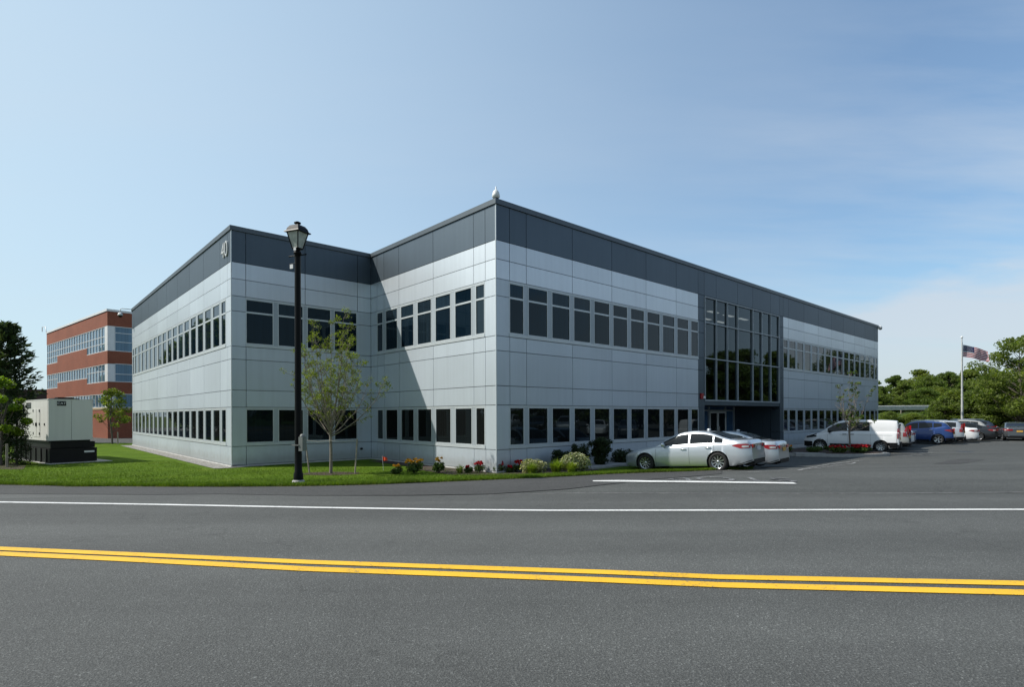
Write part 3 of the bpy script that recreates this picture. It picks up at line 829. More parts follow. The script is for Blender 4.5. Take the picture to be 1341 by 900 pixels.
# ------------------------------------------------------------------ ground, road, lawn
def ground_mat():
    t = NT('rough_grass')
    c = t.ramp(t.noise(.15, 5, .6), [(.3, (.045, .075, .018)), (.7, (.085, .12, .03))])
    c = t.mix(c, t.ramp(t.noise(6, 4, .7), [(.3, .7), (.7, 1.25)]), 1.0, 'MULTIPLY')
    t.set(Base_Color=c, Roughness=.9, Specular_IOR_Level=.1); t.bump(t.noise(14, 4, .7), .8, .06); return t.mat
def lawn_mat():
    t = NT('mown_lawn')
    c = t.ramp(t.noise(.55, 5, .6), [(.3, (.068, .122, .012)), (.55, (.094, .158, .016)), (.75, (.135, .188, .024))])
    c = t.mix(c, t.ramp(t.noise(1.0, 3, .5, t.coords((.15, 1.6, 1))), [(.35, .86), (.65, 1.12)]), 1.0, 'MULTIPLY')
    c = t.mix(c, t.ramp(t.noise(38, 3, .7), [(.25, .55), (.75, 1.35)]), 1.0, 'MULTIPLY')
    t.set(Base_Color=c, Roughness=.9, Specular_IOR_Level=.04); t.bump(t.noise(45, 3, .7), .9, .03); return t.mat
M['rough'] = ground_mat(); M['lawn'] = lawn_mat()
def gravel_mat():
    t = NT('gravel')
    v = t.node('ShaderNodeTexVoronoi'); v.inputs['Scale'].default_value = 22; t.link(t.coords(), v.inputs['Vector'])
    c = t.ramp(v.outputs['Color'], [(0, (.10, .095, .085)), (.5, (.22, .21, .19)), (1, (.42, .40, .37))])
    t.set(Base_Color=c, Roughness=.9); t.bump(v.outputs['Distance'], 1, .03); return t.mat
M['gravel'] = gravel_mat()

sheet('ground', [(-2500, -2500), (2500, -2500), (2500, 2500), (-2500, 2500)], 0, M['rough'])
lawn_front = [P(x, y) for x, y in ((0, 635.5), (70, 636.8), (150, 638), (230, 638.6), (300, 638.8), (400, 638), (480, 636.3), (560, 633.2), (620, 630.6), (680, 628), (740, 625.2), (800, 621.8), (860, 619.6), (905, 618.2), (938, 616.6))]
lawn_back = [P(x, y) for x, y in ((925, 615.2), (880, 613.6), (835, 612.6))]
l0 = lawn_front[0]
lawn_poly = [Vector((-75, l0.y-2.5, 0)), Vector((-30, l0.y-.6, 0))]+lawn_front+lawn_back+[W(4.3, .6), W(4.3, 20), W(-4, 35.3), Vector((-33, 46.5, 0)), Vector((-75, 48, 0))]
sheet('lawn', lawn_poly, .045, M['lawn'])
# asphalt: the road, the parking lot, the worn shoulder
pl = [Vector((-200, -13)), Vector((-200, 9.0)), Vector((-75, 11.5))]+[P(x, y) for x, y in ((0, 646.5), (400, 650.5), (560, 650.5), (700, 647.5), (840, 646.5), (1341, 648))]+[Vector((80, 8)), Vector((200, 2)), Vector((200, -13))]
road = sheet('road', pl, .012, M['asphalt'])
sheet('parking_lot', [(-75, 9), (120, 9), (120, 45), W(62, -2)[:2], W(62, 12)[:2], W(LB+.6, 12)[:2], W(LB+.6, 4)[:2], W(10, 4)[:2], (-14, 16.5), (-75, 16.5)], .006, M['asphalt_lot'])
sh = [Vector((-75, 11.2))]+[P(x, y) for x, y in ((0, 648), (200, 649.5), (400, 650.5), (540, 650), (640, 648.5), (740, 642), (800, 635), (840, 630.5), (900, 625.5), (945, 621.5))]+[P(945, 616)]+[p for p in reversed(lawn_front[:-1])]+[Vector((-75, 15.5))]
sheet('road_shoulder', [(p[0], p[1]) for p in sh], .018, M['asphalt_old'])
sheet('service_yard', [(-90, 47.5), W(-4, 35.6)[:2], W(60, 40)[:2], W(60, 90)[:2], (-40, 110), (-110, 80)], .006, M['asphalt_lot'])
sheet('gravel_strip', [W(*q)[:2] for q in ((-LC-.75, LD+LE), (-LC-.75, LD-.2), (-LC-.6, LD-.4), (-LC+1.2, LD-.4), (-LC+1.2, LD+1), (-LC+1, LD+LE))], .060, M['gravel'])

def line(name, pts, w0, w1=None, mat='line_white', off=.020):
    """painted line along photo points, widths in metres"""
    p = [v if isinstance(v, Vector) else P(*v) for v in pts]; L_, R_ = [], []
    for i, q in enumerate(p):
        d = (p[min(i+1, len(p)-1)]-p[max(i-1, 0)]); d.z = 0; d.normalize(); n = Vector((-d.y, d.x, 0))
        w = w0+( (w1 or w0)-w0)*i/max(1, len(p)-1)
        L_.append(q+n*w/2); R_.append(q-n*w/2)
    return sheet(name, [(q.x, q.y) for q in L_+R_[::-1]], off, M[mat])
e0, e1 = P(0, 659.2), P(1341, 669.3)
line('edge_line', [Vector((-70, e0.y+1.2, 0)), (0, 659.2), (200, 662.3), (400, 666.2), (600, 669.3), (720, 670.2), (940, 670.0), (1140, 669.3), (1341, 669.0), Vector((70, e1.y-1.5, 0))], .125)
cy = [(0, 718.8), (200, 725.5), (400, 738.0), (600, 746.2), (800, 752.3), (940, 756.6), (1100, 760.2), (1341, 765.2)]
yl = []
ya = [P(x, y) for x, y in ((0, 720.8), (150, 727.3), (300, 734.1), (400, 738.6), (600, 745.6), (800, 752.4), (940, 758.4), (1140, 762.7), (1341, 766.9))]
yb = [P(x, y) for x, y in ((0, 727.6), (150, 734.5), (300, 742.4), (400, 747.8), (600, 755.0), (800, 762.9), (940, 769.0), (1140, 774.0), (1341, 779.1))]
def ext(p): 
    a = p[0]+(p[0]-p[1]).normalized()*60; b = p[-1]+(p[-1]-p[-2]).normalized()*60
    return [a]+p+[b]
line('centre_line', ext(ya), .155, mat='line_yellow'); line('centre_line', ext(yb), .165, mat='line_yellow')
line('stop_line', [(776, 631.2), (860, 632.0), (940, 632.8), (1041, 634.4)], .34, .26, 'line_white', .024)
line('bay_line', [(946, 617.6), (1010, 612.4)], .1, mat='line_worn'); line('bay_line', [(968, 619.6), (1046, 616.9), (1120, 606.5)], .1, mat='line_worn')
line('bay_line', [(1045, 616.5), (1085, 609), (1130, 604)], .1, mat='line_worn')
line('bay_line', [(1172, 598.4), (1225, 596.2)], .1, mat='line_worn'); line('bay_line', [(1178, 594.5), (1222, 593.8)], .1, mat='line_worn')
line('pavement_seam', [(640, 649.3), (760, 646.8), (900, 647.6), (1100, 647.6), (1341, 646.2)], .05, mat='seam' if 'seam' in M else M.setdefault('seam', plain('seam_grit', (.17, .17, .165), .9, 0, .5, 9)) and 'seam', off=.017)
# worn lettering read by drivers leaving the lot
cpt = P(955, 628.6)
dir_ = (P(1020, 630.2)-P(890, 628.3)); ang = math.atan2(dir_.y, dir_.x)
stop = text_mesh('STOP', 1.25, M['line_faint'], 'road_lettering', 0.0, None, Matrix.Rotation(math.pi, 4, 'Z'), 1.0)
stop['kind'] = 'structure'
stop.data.transform(Matrix.Rotation(ang, 4, 'Z'))
for v in stop.data.vertices:
    v.co.x += cpt.x; v.co.y += cpt.y; v.co.z = g(v.co.x, v.co.y)+.022
# manhole
mp = P(1263, 592); mh = sheet('manhole_cover', [(mp.x+.42*math.cos(k*math.pi/10), mp.y+.42*math.sin(k*math.pi/10)) for k in range(20)], .012, M['rim_dark'])
mp = P(1232, 605)
sheet('asphalt_patch', [(q.x, q.y) for q in (P(1222, 608.5), P(1258, 608.2), P(1290, 602.5), P(1262, 601.5), P(1240, 603.5))], .012, M['asphalt_old'])

# curbed walk at the office front and the curbed flower island
walk = MB()
def curb_poly(name, pts, h, mat, top=None, inner=None):
    """raised slab whose rim follows the terrain"""
    bm = bmesh.new(); n = len(pts)
    lo = [bm.verts.new((p.x, p.y, g(p.x, p.y)-.05)) for p in pts]; hi = [bm.verts.new((p.x, p.y, g(p.x, p.y)+h)) for p in pts]
    for i in range(n): bm.faces.new((lo[i], lo[(i+1) % n], hi[(i+1) % n], hi[i]))
    bm.faces.new(hi)
    bmesh.ops.bevel(bm, geom=[e for e in bm.edges if e.verts[0] in hi and e.verts[1] in hi], offset=.03, segments=2, affect='EDGES')
    bmesh.ops.recalc_face_normals(bm, faces=bm.faces)
    me = bpy.data.meshes.new(name); bm.to_mesh(me); bm.free(); me.materials.append(mat)
    o = bpy.data.objects.new(name, me); C.objects.link(o); o['kind'] = 'structure'; return o
curb_poly('front_walk', [W(3.6, -1.55), W(14.2, -1.55), W(14.2, .3), W(3.6, .3)], .13, M['concrete'])
curb_poly('front_walk', [W(14.3, -1.7), W(44.9, -1.7), W(44.9, .2), W(25.1, .2), W(25.0, 3.0), W(15.0, 3.0), W(14.3, .2)], .10, M['concrete'])
isl = []
ia, ib = Vector((19.9, -1.6)), Vector((20.95, -6.35))     # island spine in office coordinates
for k in range(9): 
    t_ = math.pi*k/8; isl.append(W(20.95-.95*math.cos(t_), -6.2-.9*math.sin(t_)))
isl += [W(21.2, -1.8), W(18.2, -1.8)]
isl = [W(16.9, -1.75), W(17.1, -4.4), W(18.1, -6.0), W(19.4, -6.85), W(20.4, -7.2), W(21.2, -7.15), W(21.6, -6.7), W(21.55, -5.6), W(21.2, -1.75)]
curb_poly('island_curb', isl, .15, M['concrete'])
cen = sum(isl, Vector())/len(isl)
curb_poly('island_mulch', [cen+(p-cen)*.86 for p in isl], .175, M['mulch'])
curb_poly('island_walk', [W(16.95, -4.0), W(17.9, -5.2), W(18.1, -4.6), W(17.4, -3.6)], .18, M['concrete'])

# ------------------------------------------------------------------ grass blades and foliage
M['blade'] = leaf_mat('grass_blade', (.052, .115, .006), (.135, .20, .014), .3, .8, .8)
def pip(x, y, poly):
    ins = False; n = len(poly)
    for i in range(n):
        x0, y0 = poly[i][0], poly[i][1]; x1, y1 = poly[(i+1) % n][0], poly[(i+1) % n][1]
        if (y0 > y) != (y1 > y) and x < (x1-x0)*(y-y0)/(y1-y0)+x0: ins = not ins
    return ins
def bed_at(u, v):   # planted strips and gravel keep clear of grass
    if -.2 < u < 5 and -2.3 < v: return True
    if u > -.1 and v > -.3: return True
    if u > -LC-1.1 and v > LD-.5: return True
    return False
bl = []; dry = []
M['dry_blade'] = leaf_mat('dry_blade', (.12, .13, .03), (.30, .28, .11), .3, .8, .8)
fx = [(p.x, p.y) for p in lawn_front]
for k in range(150000):
    x = random.uniform(-24, 8.5)
    yf = interp(fx, x)
    d = random.random()**1.6*9
    y = yf-.07+d if random.random() < .8 else yf-.12+random.random()*.35
    if d > 3 and random.random() < .3: continue
    u = (x-AX)*UX+(y-AY)*UY; v = -(x-AX)*UY+(y-AY)*UX
    if bed_at(u, v) or not pip(x, y, lawn_poly) and y > yf+.1: continue
    z = g(x, y)+.035; h = random.uniform(.03, .075)*(1.35 if y < yf+.1 else 1); a = random.uniform(0, math.pi*2); w = .008
    lx, ly = random.gauss(0, .03), random.gauss(0, .03)
    bl += [(x-w*math.cos(a), y-w*math.sin(a), z), (x+w*math.cos(a), y+w*math.sin(a), z), (x+lx, y+ly, z+h)]
for k in range(9000):        # dry pale fringe where the verge meets the asphalt
    x = random.uniform(-22, 8.3); yf = interp(fx, x); y = yf+random.gauss(-.05, .07)
    if interp([(-22, 0), (8.4, 0)], x)+.5*math.sin(x*3.1)+.5*math.sin(x*1.3+2) < random.uniform(-1, .7): continue
    z = g(x, y)+.012; h = random.uniform(.02, .06); a = random.uniform(0, 6.283); dry.extend([(x-.007*math.cos(a), y-.007*math.sin(a), z), (x+.007*math.cos(a), y+.007*math.sin(a), z), (x+random.gauss(0, .03), y+random.gauss(0, .03), z+h)])
dg_ = npmesh('dry_grass', np.array(dry), 3, M['dry_blade']); tag(dg_, 'dry pale grass fringe along the asphalt edge', 'grass', None, 'stuff')
gr = npmesh('grass', np.array(bl), 3, M['blade']); tag(gr, 'short green grass along the road edge and round the building', 'grass', None, 'stuff')

def leaves(centres, radii, n, size, flat=.35, asp=.6, seed=0, up=.4, hollow=.35):
    """n leaf quads scattered through clumps"""
    r = np.random.default_rng(seed)
    centres = np.asarray(centres, float); radii = np.asarray(radii, float)
    wgt = radii**2; idx = r.choice(len(centres), n, p=wgt/wgt.sum())
    d = r.normal(size=(n, 3)); d /= np.linalg.norm(d, axis=1)[:, None]
    rad = (hollow+(1-hollow)*r.random(n)**.6)
    d[:, 2] *= (1-flat)
    pos = centres[idx]+d*(rad*radii[idx])[:, None]
    nrm = r.normal(size=(n, 3))*.75+d*.5; nrm[:, 2] += up
    nrm /= np.linalg.norm(nrm, axis=1)[:, None]
    t = np.cross(nrm, r.normal(size=(n, 3))); t /= np.linalg.norm(t, axis=1)[:, None]
    b = np.cross(nrm, t)
    s = size*(.6+.8*r.random(n))[:, None]
    t *= s; b *= s*asp
    q = np.stack([pos-t, pos-b*.9+t*.1, pos+t*1.1, pos+b*.9+t*.1], 1)
    q[:, 2] += nrm*s*.12
    return q.reshape(-1, 3)

def broad_tree(name, seed, H, rx, base, nclump, nleaf, size, mat, trunk_r=.16, label='', cat='tree', group=None, loc=(0,0,0), bark='bark', clr=(.8, 1.5)):
    r = random.Random(seed); t = thing(name, label, cat, loc, r.uniform(0, 6.28), group)
    cs, rs = [], []; tb = MB()
    ch = H-base
    bend = [Vector((r.gauss(0, .12), r.gauss(0, .12), 0)) for _ in range(4)]
    pts = [Vector((0, 0, -.2)), Vector((0, 0, base*.5))+bend[0]*.4, Vector((0, 0, base+ch*.25))+bend[1], Vector((0, 0, base+ch*.55))+bend[2]*1.6, Vector((0, 0, H*.9))+bend[3]*2]
    tb.tube(pts, [trunk_r*1.25, trunk_r, trunk_r*.75, trunk_r*.4, .02], 7)
    for k in range(nclump):
        f = (k+.5)/nclump; h = r.uniform(.02, 1.0)
        env = math.sin(math.pi*min(1, (.12+.88*h)**.75))**.6 if h < 1 else .2
        a = k*2.39996+r.uniform(-.4, .4); rr = rx*env*r.uniform(.45, 1.05)
        c = Vector((rr*math.cos(a), rr*math.sin(a), base+ch*h*.93)); cr = r.uniform(*clr)*rx*.27
        cs.append(c); rs.append(cr)
        s0 = Vector((0, 0, max(base*.6, c.z-rr*r.uniform(.5, .9)-.3)))+bend[1]*.5
        mid = s0.lerp(c, .55)+Vector((r.gauss(0, .1), r.gauss(0, .1), -.06*rr))
        tb.tube([s0, mid, c], [trunk_r*.32, trunk_r*.18, .012], 5, cap=False)
    tb.build('trunk', M[bark], t)
    npmesh('crown', leaves(cs, rs, nleaf, size, seed=seed), 4, mat, t)
    return t
M['leaf_mid'] = leaf_mat('leaf_mid', (.094, .140, .030), (.200, .25, .060), .55)
M['leaf_dark'] = leaf_mat('leaf_dark', (.076, .118, .028), (.160, .21, .052), .5)
M['leaf_light'] = leaf_mat('leaf_light', (.12, .19, .014), (.26, .33, .034), .55)
M['leaf_young'] = leaf_mat('leaf_young', (.080, .122, .012), (.225, .28, .036), .42, patch=3)
M['needle'] = leaf_mat('needle', (.032, .052, .026), (.085, .115, .050), .3)
M['needle_blue'] = leaf_mat('cypress', (.012, .030, .008), (.04, .065, .015), .15, patch=4)

# young street tree with a thin crown: many rising limbs, leaves only at the twig ends
def young_tree(label, loc, H, fork, rx, nlimb, seed, leafsize, nper, leafmat, trunk_r=.055, name='young_tree', leafy=1.0, bark='bark_pale', lowfrac=1.0, rz=0):
    r = random.Random(seed); t = thing(name, label, 'tree', loc, rz)
    tb = MB(); tips = []
    tb.tube([(0, 0, -.1), (.012, .0, fork*.5), (-.01, .01, fork), (.0, .02, fork+.5)], [trunk_r*1.2, trunk_r*.95, trunk_r*.9, trunk_r*.6], 9)
    for k in range(nlimb):
        a = k*2.39996+r.uniform(-.3, .3); f = k/(nlimb-1)
        top = H*(1-.40*(1-f)**1.2)*r.uniform(.86, 1.0) if f < 1 else H
        rad = rx*(1-.72*f)*r.uniform(.8, 1.08)
        z0 = fork*(.92+.25*f)
        p0 = Vector((0, 0, z0)); p3 = Vector((rad*math.cos(a), rad*math.sin(a), top))
        if lowfrac < 1 and f < .35: p3.z = fork+(H-fork)*(.10+.5*f)
        p1 = p0+Vector((math.cos(a)*rad*.5, math.sin(a)*rad*.5, (p3.z-z0)*.22)); p2 = p0+Vector((math.cos(a)*rad*.86, math.sin(a)*rad*.86, (p3.z-z0)*.6))
        n = 9; cur = []
        for i in range(n):
            s = i/(n-1); b = (1-s)**3*p0+3*s*(1-s)**2*p1+3*s*s*(1-s)*p2+s**3*p3
            cur.append(b+Vector((r.gauss(0, .02), r.gauss(0, .02), 0))*(i > 0))
        tb.tube(cur, [trunk_r*(.50-.42*i/(n-1)) for i in range(n)], 5, cap=False)
        for i in range(2, n):
            for q in range(2 if i < n-1 else 3):
                az = r.uniform(0, 6.28); ln = r.uniform(.25, .62)*(1.15-.06*i)*H/5.0
                d = Vector((math.cos(az), math.sin(az), r.uniform(.35, 1.3))).normalized()
                e = cur[i]+d*ln; m_ = cur[i]+d*ln*.5+Vector((0, 0, -.02))
                tb.tube([cur[i], m_, e], [.009, .006, .003], 3, cap=False)
                tips.append((e, i/n)); tips.append((m_.lerp(e, .4), i/n*.6))
                for w in range(2):
                    d2 = (d+Vector((r.gauss(0, .6), r.gauss(0, .6), r.uniform(0, .5)))).normalized(); e2 = m_+d2*ln*.55
                    tb.tube([m_, e2], [.005, .0025], 3, cap=False); tips.append((e2, i/n*.9))
    tb.build('trunk', M[bark], t)
    cs = [c for c, h in tips if r.random() < leafy*(.35+.75*h)]
    npmesh('crown', leaves(cs, [.085+.06*r.random() for _ in cs], nper*len(cs), leafsize, .2, .62, seed, .5, .1), 4, leafmat, t)
    return t
tp = P(433, 622.2)
young_tree('young pale green tree staked in the lawn beside the street lamp', tp, 5.8, 1.55, 1.78, 22, 11, .029, 11, M['leaf_young'], lowfrac=1.0)
for sx, sy, tx, nm in ((402, 623, 399, 'left'), (463, 623, 466, 'right')):
    a = P(sx, sy); a = Vector((a.x, tp.y+(.1 if nm == 'left' else -.1), g(a.x, tp.y)))
    b = a+Vector((-.17 if nm == 'left' else .09, 0, 1.33))
    t = thing('tree_stake', f'leaning wooden stake tied to the young tree, {nm} of its trunk', 'stake', a)
    MB().tube([Vector((0, 0, -.1)), b-a], [.028, .026], 7).build('post', M['wood'], t)
    c = Vector((tp.x, tp.y, b.z-.05))
    mid = (b+c)/2+Vector((0, 0, -.07))
    MB().tube([b-a-Vector((0, 0, .04)), mid-a, c-a+Vector((0, -.06, 0))], .010, 5).build('strap', M['strap'], t)
bp = P(455, 624)
sheet('mulch_bed', [(tp.x+1.1*math.cos(k*.52)*(1+.1*math.sin(3*k)), tp.y+.62*math.sin(k*.52)) for k in range(12)], .052, M['mulch'])
sheet('mulch_bed', [W(*q)[:2] for q in ((-.75, 8.5), (-.8, 5.2), (-1.4, 3.0), (-1.6, .6), (-1.3, -1.0), (-.6, -2.0), (1.2, -2.5), (3.6, -2.0), (4.6, -.5), (4.5, -.02), (-.02, -.02), (-.02, 8.5))], .052, M['mulch'])

# young tree on the flower island, mostly bare
ip = P(1101.5, 600, .15)
ip = W(19.9, -5.6); ip.z = g(ip.x, ip.y)+.15
young_tree('thin half bare tree on the curbed flower island before the white van', ip, 4.1, 1.2, 1.25, 12, 23, .062, 4, M['leaf_dark'], .05, 'young_tree', .28, 'bark_pale', .5)

# street lamp
lp = P(390.5, 634.5)
lamp = thing('street_lamp', 'tall black lantern street lamp on the grass verge', 'street lamp', lp, R(-22))
HL = 6.53
MB().lathe([(.21, .0), (.21, .04), (.17, .05), (.17, .10), (.13, .13)], 20).build('base', M['concrete'], lamp)
b = MB(); b.lathe([(.135, .12), (.13, .30), (.105, .36), (.096, .9), (.084, HL-.1), (.084, HL), (.11, HL+.02), (.11, HL+.07), (.06, HL+.1)], 20)
b.tube([(-.30, 0, HL-.02), (.30, 0, HL-.02)], .018, 6); b.ball((-.3, 0, HL-.02), .025); b.ball((.3, 0, HL-.02), .025)
b.build('pole', M['blackpaint'], lamp)
mb = MB()
def sq(h, s): return [Vector((sx*s, sy*s, h)) for sx, sy in ((-1,-1),(1,-1),(1,1),(-1,1))]
zb, zt = HL+.17, HL+.63
# tapering four-sided lantern: neck, corner bars, cap with flared eaves, finial
mb.lathe([(.06, HL+.08), (.085, HL+.13), (.095, HL+.17)], 16)
lo, hi = sq(zb, .10), sq(zt, .20)
for k in range(4): mb.tube([lo[k], hi[k]], .016, 6)
for s_, z in ((.10, zb), (.20, zt)):
    c4 = sq(z, s_)
    for k in range(4): mb.tube([c4[k], c4[(k+1) % 4]], .018, 6)
mb.build('lantern_frame', M['blackpaint'], lamp)
mb = MB()
ring = [(.262, zt-.01), (.25, zt+.02), (.215, zt+.035), (.195, zt+.11), (.145, zt+.185), (.08, zt+.215), (.07, zt+.215)]
vs, fs = [], []
for s_, z in ring: vs += sq(z, s_)
for i in range(len(ring)-1):
    for k in range(4): fs.append((i*4+k, i*4+(k+1) % 4, (i+1)*4+(k+1) % 4, (i+1)*4+k))
fs.append((3, 2, 1, 0)); mb.add(vs, fs)
mb.lathe([(.06, zt+.21), (.06, zt+.25), (.095, zt+.26), (.095, zt+.285), (.045, zt+.31), (.001, zt+.315)], 14)
mb.build('lantern_cap', M['blackpaint'], lamp)
gl = plain('frosted_lantern', (.42, .45, .40), .25, 0, .25, 6)
mb = MB(); lo2, hi2 = sq(zb+.02, .096), sq(zt-.02, .192)
for k in range(4): mb.quad(lo2[k], lo2[(k+1) % 4], hi2[(k+1) % 4], hi2[k])
mb.build('lantern_glass', gl, lamp)
mb = MB(); mb.box(-.04, .04, -.115, -.10, HL+.10, HL+.19); mb.build('maker_badge', M['white'], lamp)
mb = MB(); mb.box(-.20, -.09, -.09, -.07, HL-.40, HL-.28); mb.build('number_tag', M['white'], lamp)
mb = MB(); mb.tube([(-.22, -.08, HL-.26), (.0, -.08, HL-.26)], .008, 5); mb.build('tag_arm', M['blackpaint'], lamp)
mb = MB(); mb.box(.10, .24, -.10, .06, .95, 1.35); mb.ball((.17, -.02, 1.35), .10, 10, 0, (.8, .8, .9)); mb.box(-.125, .125, -.125, .125, 1.10, 1.13); mb.build('outlet_box', plain('grey_box', (.16, .17, .16), .5), lamp)

# ------------------------------------------------------------------ small plants along the building
M['geranium_leaf'] = leaf_mat('geranium_leaf', (.05, .09, .02), (.11, .16, .035), .3, patch=5)
M['bloom_red'] = leaf_mat('bloom_red', (.42, .008, .02), (.62, .02, .03), .25, patch=9)
M['bloom_yellow'] = leaf_mat('bloom_yellow', (.62, .26, .01), (.78, .46, .04), .3, patch=9)
M['variegated'] = leaf_mat('variegated', (.09, .13, .03), (.55, .55, .36), .3, patch=6)
M['lime_grass'] = leaf_mat('lime_grass', (.13, .20, .02), (.30, .36, .06), .4, patch=4)
M['box_leaf'] = leaf_mat('box_leaf', (.014, .028, .008), (.038, .060, .018), .15, patch=6)
def mound(name, label, cat, loc, r_, h, n, size, mat, seed, bloom=None, nb=0, bsize=.03, group=None):
    t = thing(name, label, cat, loc, 0, group); rr = random.Random(seed)
    cs = [(rr.uniform(-.5, .5)*r_, rr.uniform(-.5, .5)*r_, h*rr.uniform(.3, .62)) for _ in range(9)]
    npmesh('foliage', leaves(cs, [r_*.5]*9, n, size, 1-h/r_*.75 if h < r_ else .1, .6, seed, .5, .2), 4, mat, t)
    st = MB()
    for c in cs: st.tube([(0, 0, 0), c], .008, 4, cap=False)
    st.build('stem', M['bark'], t)
    if bloom:
        bc = [(rr.uniform(-.75, .75)*r_*min(1, .35+nb*.04), rr.uniform(-.75, .75)*r_*min(1, .35+nb*.04), h*rr.uniform(.85, 1.1)) for _ in range(nb)]
        npmesh('blooms', leaves(bc, [bsize*1.6]*nb, 28*nb, bsize, .3, .8, seed+1, .3, .2), 4, M[bloom], t)
    return t
def spiky(label, loc, r_, h, n, seed, mat='lime_grass', group=None):
    t = thing('ornamental_grass', label, 'plant', loc, 0, group); r = np.random.default_rng(seed); q = []
    for k in range(n):
        a = r.random()*6.283; lean = r.random()**.6*r_; hh = h*(1.05-.35*lean/r_)*(.7+.4*r.random()); w = .010
        dx, dy = math.cos(a), math.sin(a); px, py = -dy*w, dx*w
        b0 = (r.normal()*.05, r.normal()*.05)
        mx, my = b0[0]+dx*lean*.4, b0[1]+dy*lean*.4
        ex, ey = b0[0]+dx*lean, b0[1]+dy*lean
        q += [(b0[0]-px, b0[1]-py, 0), (b0[0]+px, b0[1]+py, 0), (mx+px, my+py, hh*.7), (mx-px, my-py, hh*.7), (mx-px, my-py, hh*.7), (mx+px, my+py, hh*.7), (ex, ey, hh), (ex-.001, ey, hh)]
    npmesh('blades', np.array(q), 4, M[mat], t); return t
def PG(x, y): p = P(x, y); p.z += .03; return p
yel = [((519, 622.5), .24, .34, 5, 'low leafy plant with a few pale yellow blooms left of the big yellow clump'), ((542, 622.2), .40, .52, 26, 'largest clump of yellow flowers in the lawn bed'), ((574, 621.8), .26, .55, 7, 'tall yellow flowering plant right of the largest yellow clump')]
for i, (p, r_, h, nb, lb) in enumerate(yel):
    mound('yellow_flower', lb, 'flower', PG(*p), r_, h, 700, .045, M['geranium_leaf'], 60+i, 'bloom_yellow', nb, .03, 'yellow flowers by the building')
red = [((613, 621.3), .18, .26, 4, 'smallest leftmost red geranium by the white corner'), ((627, 621), .26, .40, 12, 'fullest red geranium left of the sunlit corner'), ((654, 621), .26, .38, 7, 'red geranium right at the foot of the front corner'), ((667, 620.6), .16, .24, 7, 'tiny red bloom between two red geraniums right of the corner'), ((679, 620.2), .26, .42, 11, 'bright red geranium beside the lime grass clump')]
for i, (p, r_, h, nb, lb) in enumerate(red):
    mound('red_geranium', lb, 'flower', PG(*p), r_, h, 420, .04, M['geranium_leaf'], 80+i, 'bloom_red', nb, .032, 'red geraniums by the corner')
mound('variegated_shrub', 'cream variegated shrub behind the red geraniums', 'shrub', W(.62, -1.3), .54, .56, 2600, .04, M['variegated'], 91)
mound('variegated_shrub', 'largest rounded cream variegated shrub beside the dark shrubs', 'shrub', W(1.9, -2.2), .70, .74, 4200, .042, M['variegated'], 92)
spiky('lime green grass clump between the two variegated shrubs', W(1.15, -1.95), .45, .55, 420, 93)
spiky('lime green grass clump at the foot of the largest variegated shrub', W(1.35, -2.5), .36, .46, 300, 94)
spiky('lime grass clump left of the smaller variegated shrub', W(.25, -1.6), .36, .48, 260, 95)
spiky('wispy grass tuft behind the corner geranium', PG(658, 619.5), .26, .45, 140, 96)
spiky('dry pale weed tuft left of the red geraniums', PG(602, 621.5), .26, .40, 70, 97)
def clipped(label, loc, prof, n, seed, name='clipped_shrub'):
    """dense dark shrub filled inside a turned outline"""
    t = thing(name, label, 'shrub', loc); r = np.random.default_rng(seed); cs, rs = [], []
    H = prof[-1][1]
    for k in range(70):
        z = r.random()*H; rad = interp([(b, a) for a, b in prof], z); a = r.random()*6.283; q = rad*math.sqrt(r.random())*.85
        cs.append((q*math.cos(a), q*math.sin(a), z*.92+.04)); rs.append(.15)
    npmesh('foliage', leaves(cs, rs, n, .034, .1, .6, seed, .2, .1), 4, M['box_leaf'], t)
    MB().tube([(0, 0, 0), (0, 0, H*.7)], .03, 6).build('stem', M['bark'], t); return t
clipped('low dark shrub right of the largest variegated shrub', W(2.75, -.75), [(.30, 0), (.40, .4), (.34, .75)], 5000, 101)
clipped('small dark clipped shrub between the low shrub and the taller one', W(3.85, -.75), [(.22, 0), (.34, .4), (.36, .82), (.34, .95)], 5500, 102)
clipped('tallest dark clipped shrub, flared at the top, by the sedan nose', W(5.0, -.85), [(.24, 0), (.40, .5), (.50, 1.05), (.48, 1.22)], 9000, 103)
mound('dark_shrub', 'low dark shrub against the wall behind the sedan bonnet', 'shrub', W(6.6, -.8), .7, .7, 5000, .038, M['box_leaf'], 104)
# marker flag
fp = P(502, 618); t = thing('marker_flag', 'small orange marker flag in the shaded grass', 'flag', fp, R(-8))
MB().tube([(0, 0, 0), (-.05, 0, .62)], .005, 5).build('wire', M['white'], t)
fl = MB()
for i in range(6):
    x0, x1 = i/6*.2, (i+1)/6*.2
    z0, z1 = .62-.10*(i/6)-.02*math.sin(i), .62-.10*((i+1)/6)-.02*math.sin(i+1)
    fl.quad((-.05+x0, .02*math.sin(i*1.3), z0-.16+.05*i/6), (-.05+x1, .02*math.sin(i*1.3+1.3), z1-.16+.05*(i+1)/6), (-.05+x1, .02*math.sin(i*1.3+1.3), z1), (-.05+x0, .02*math.sin(i*1.3), z0))
fl.build('cloth', plain('marker_orange', (.85, .08, .02), .6), t)
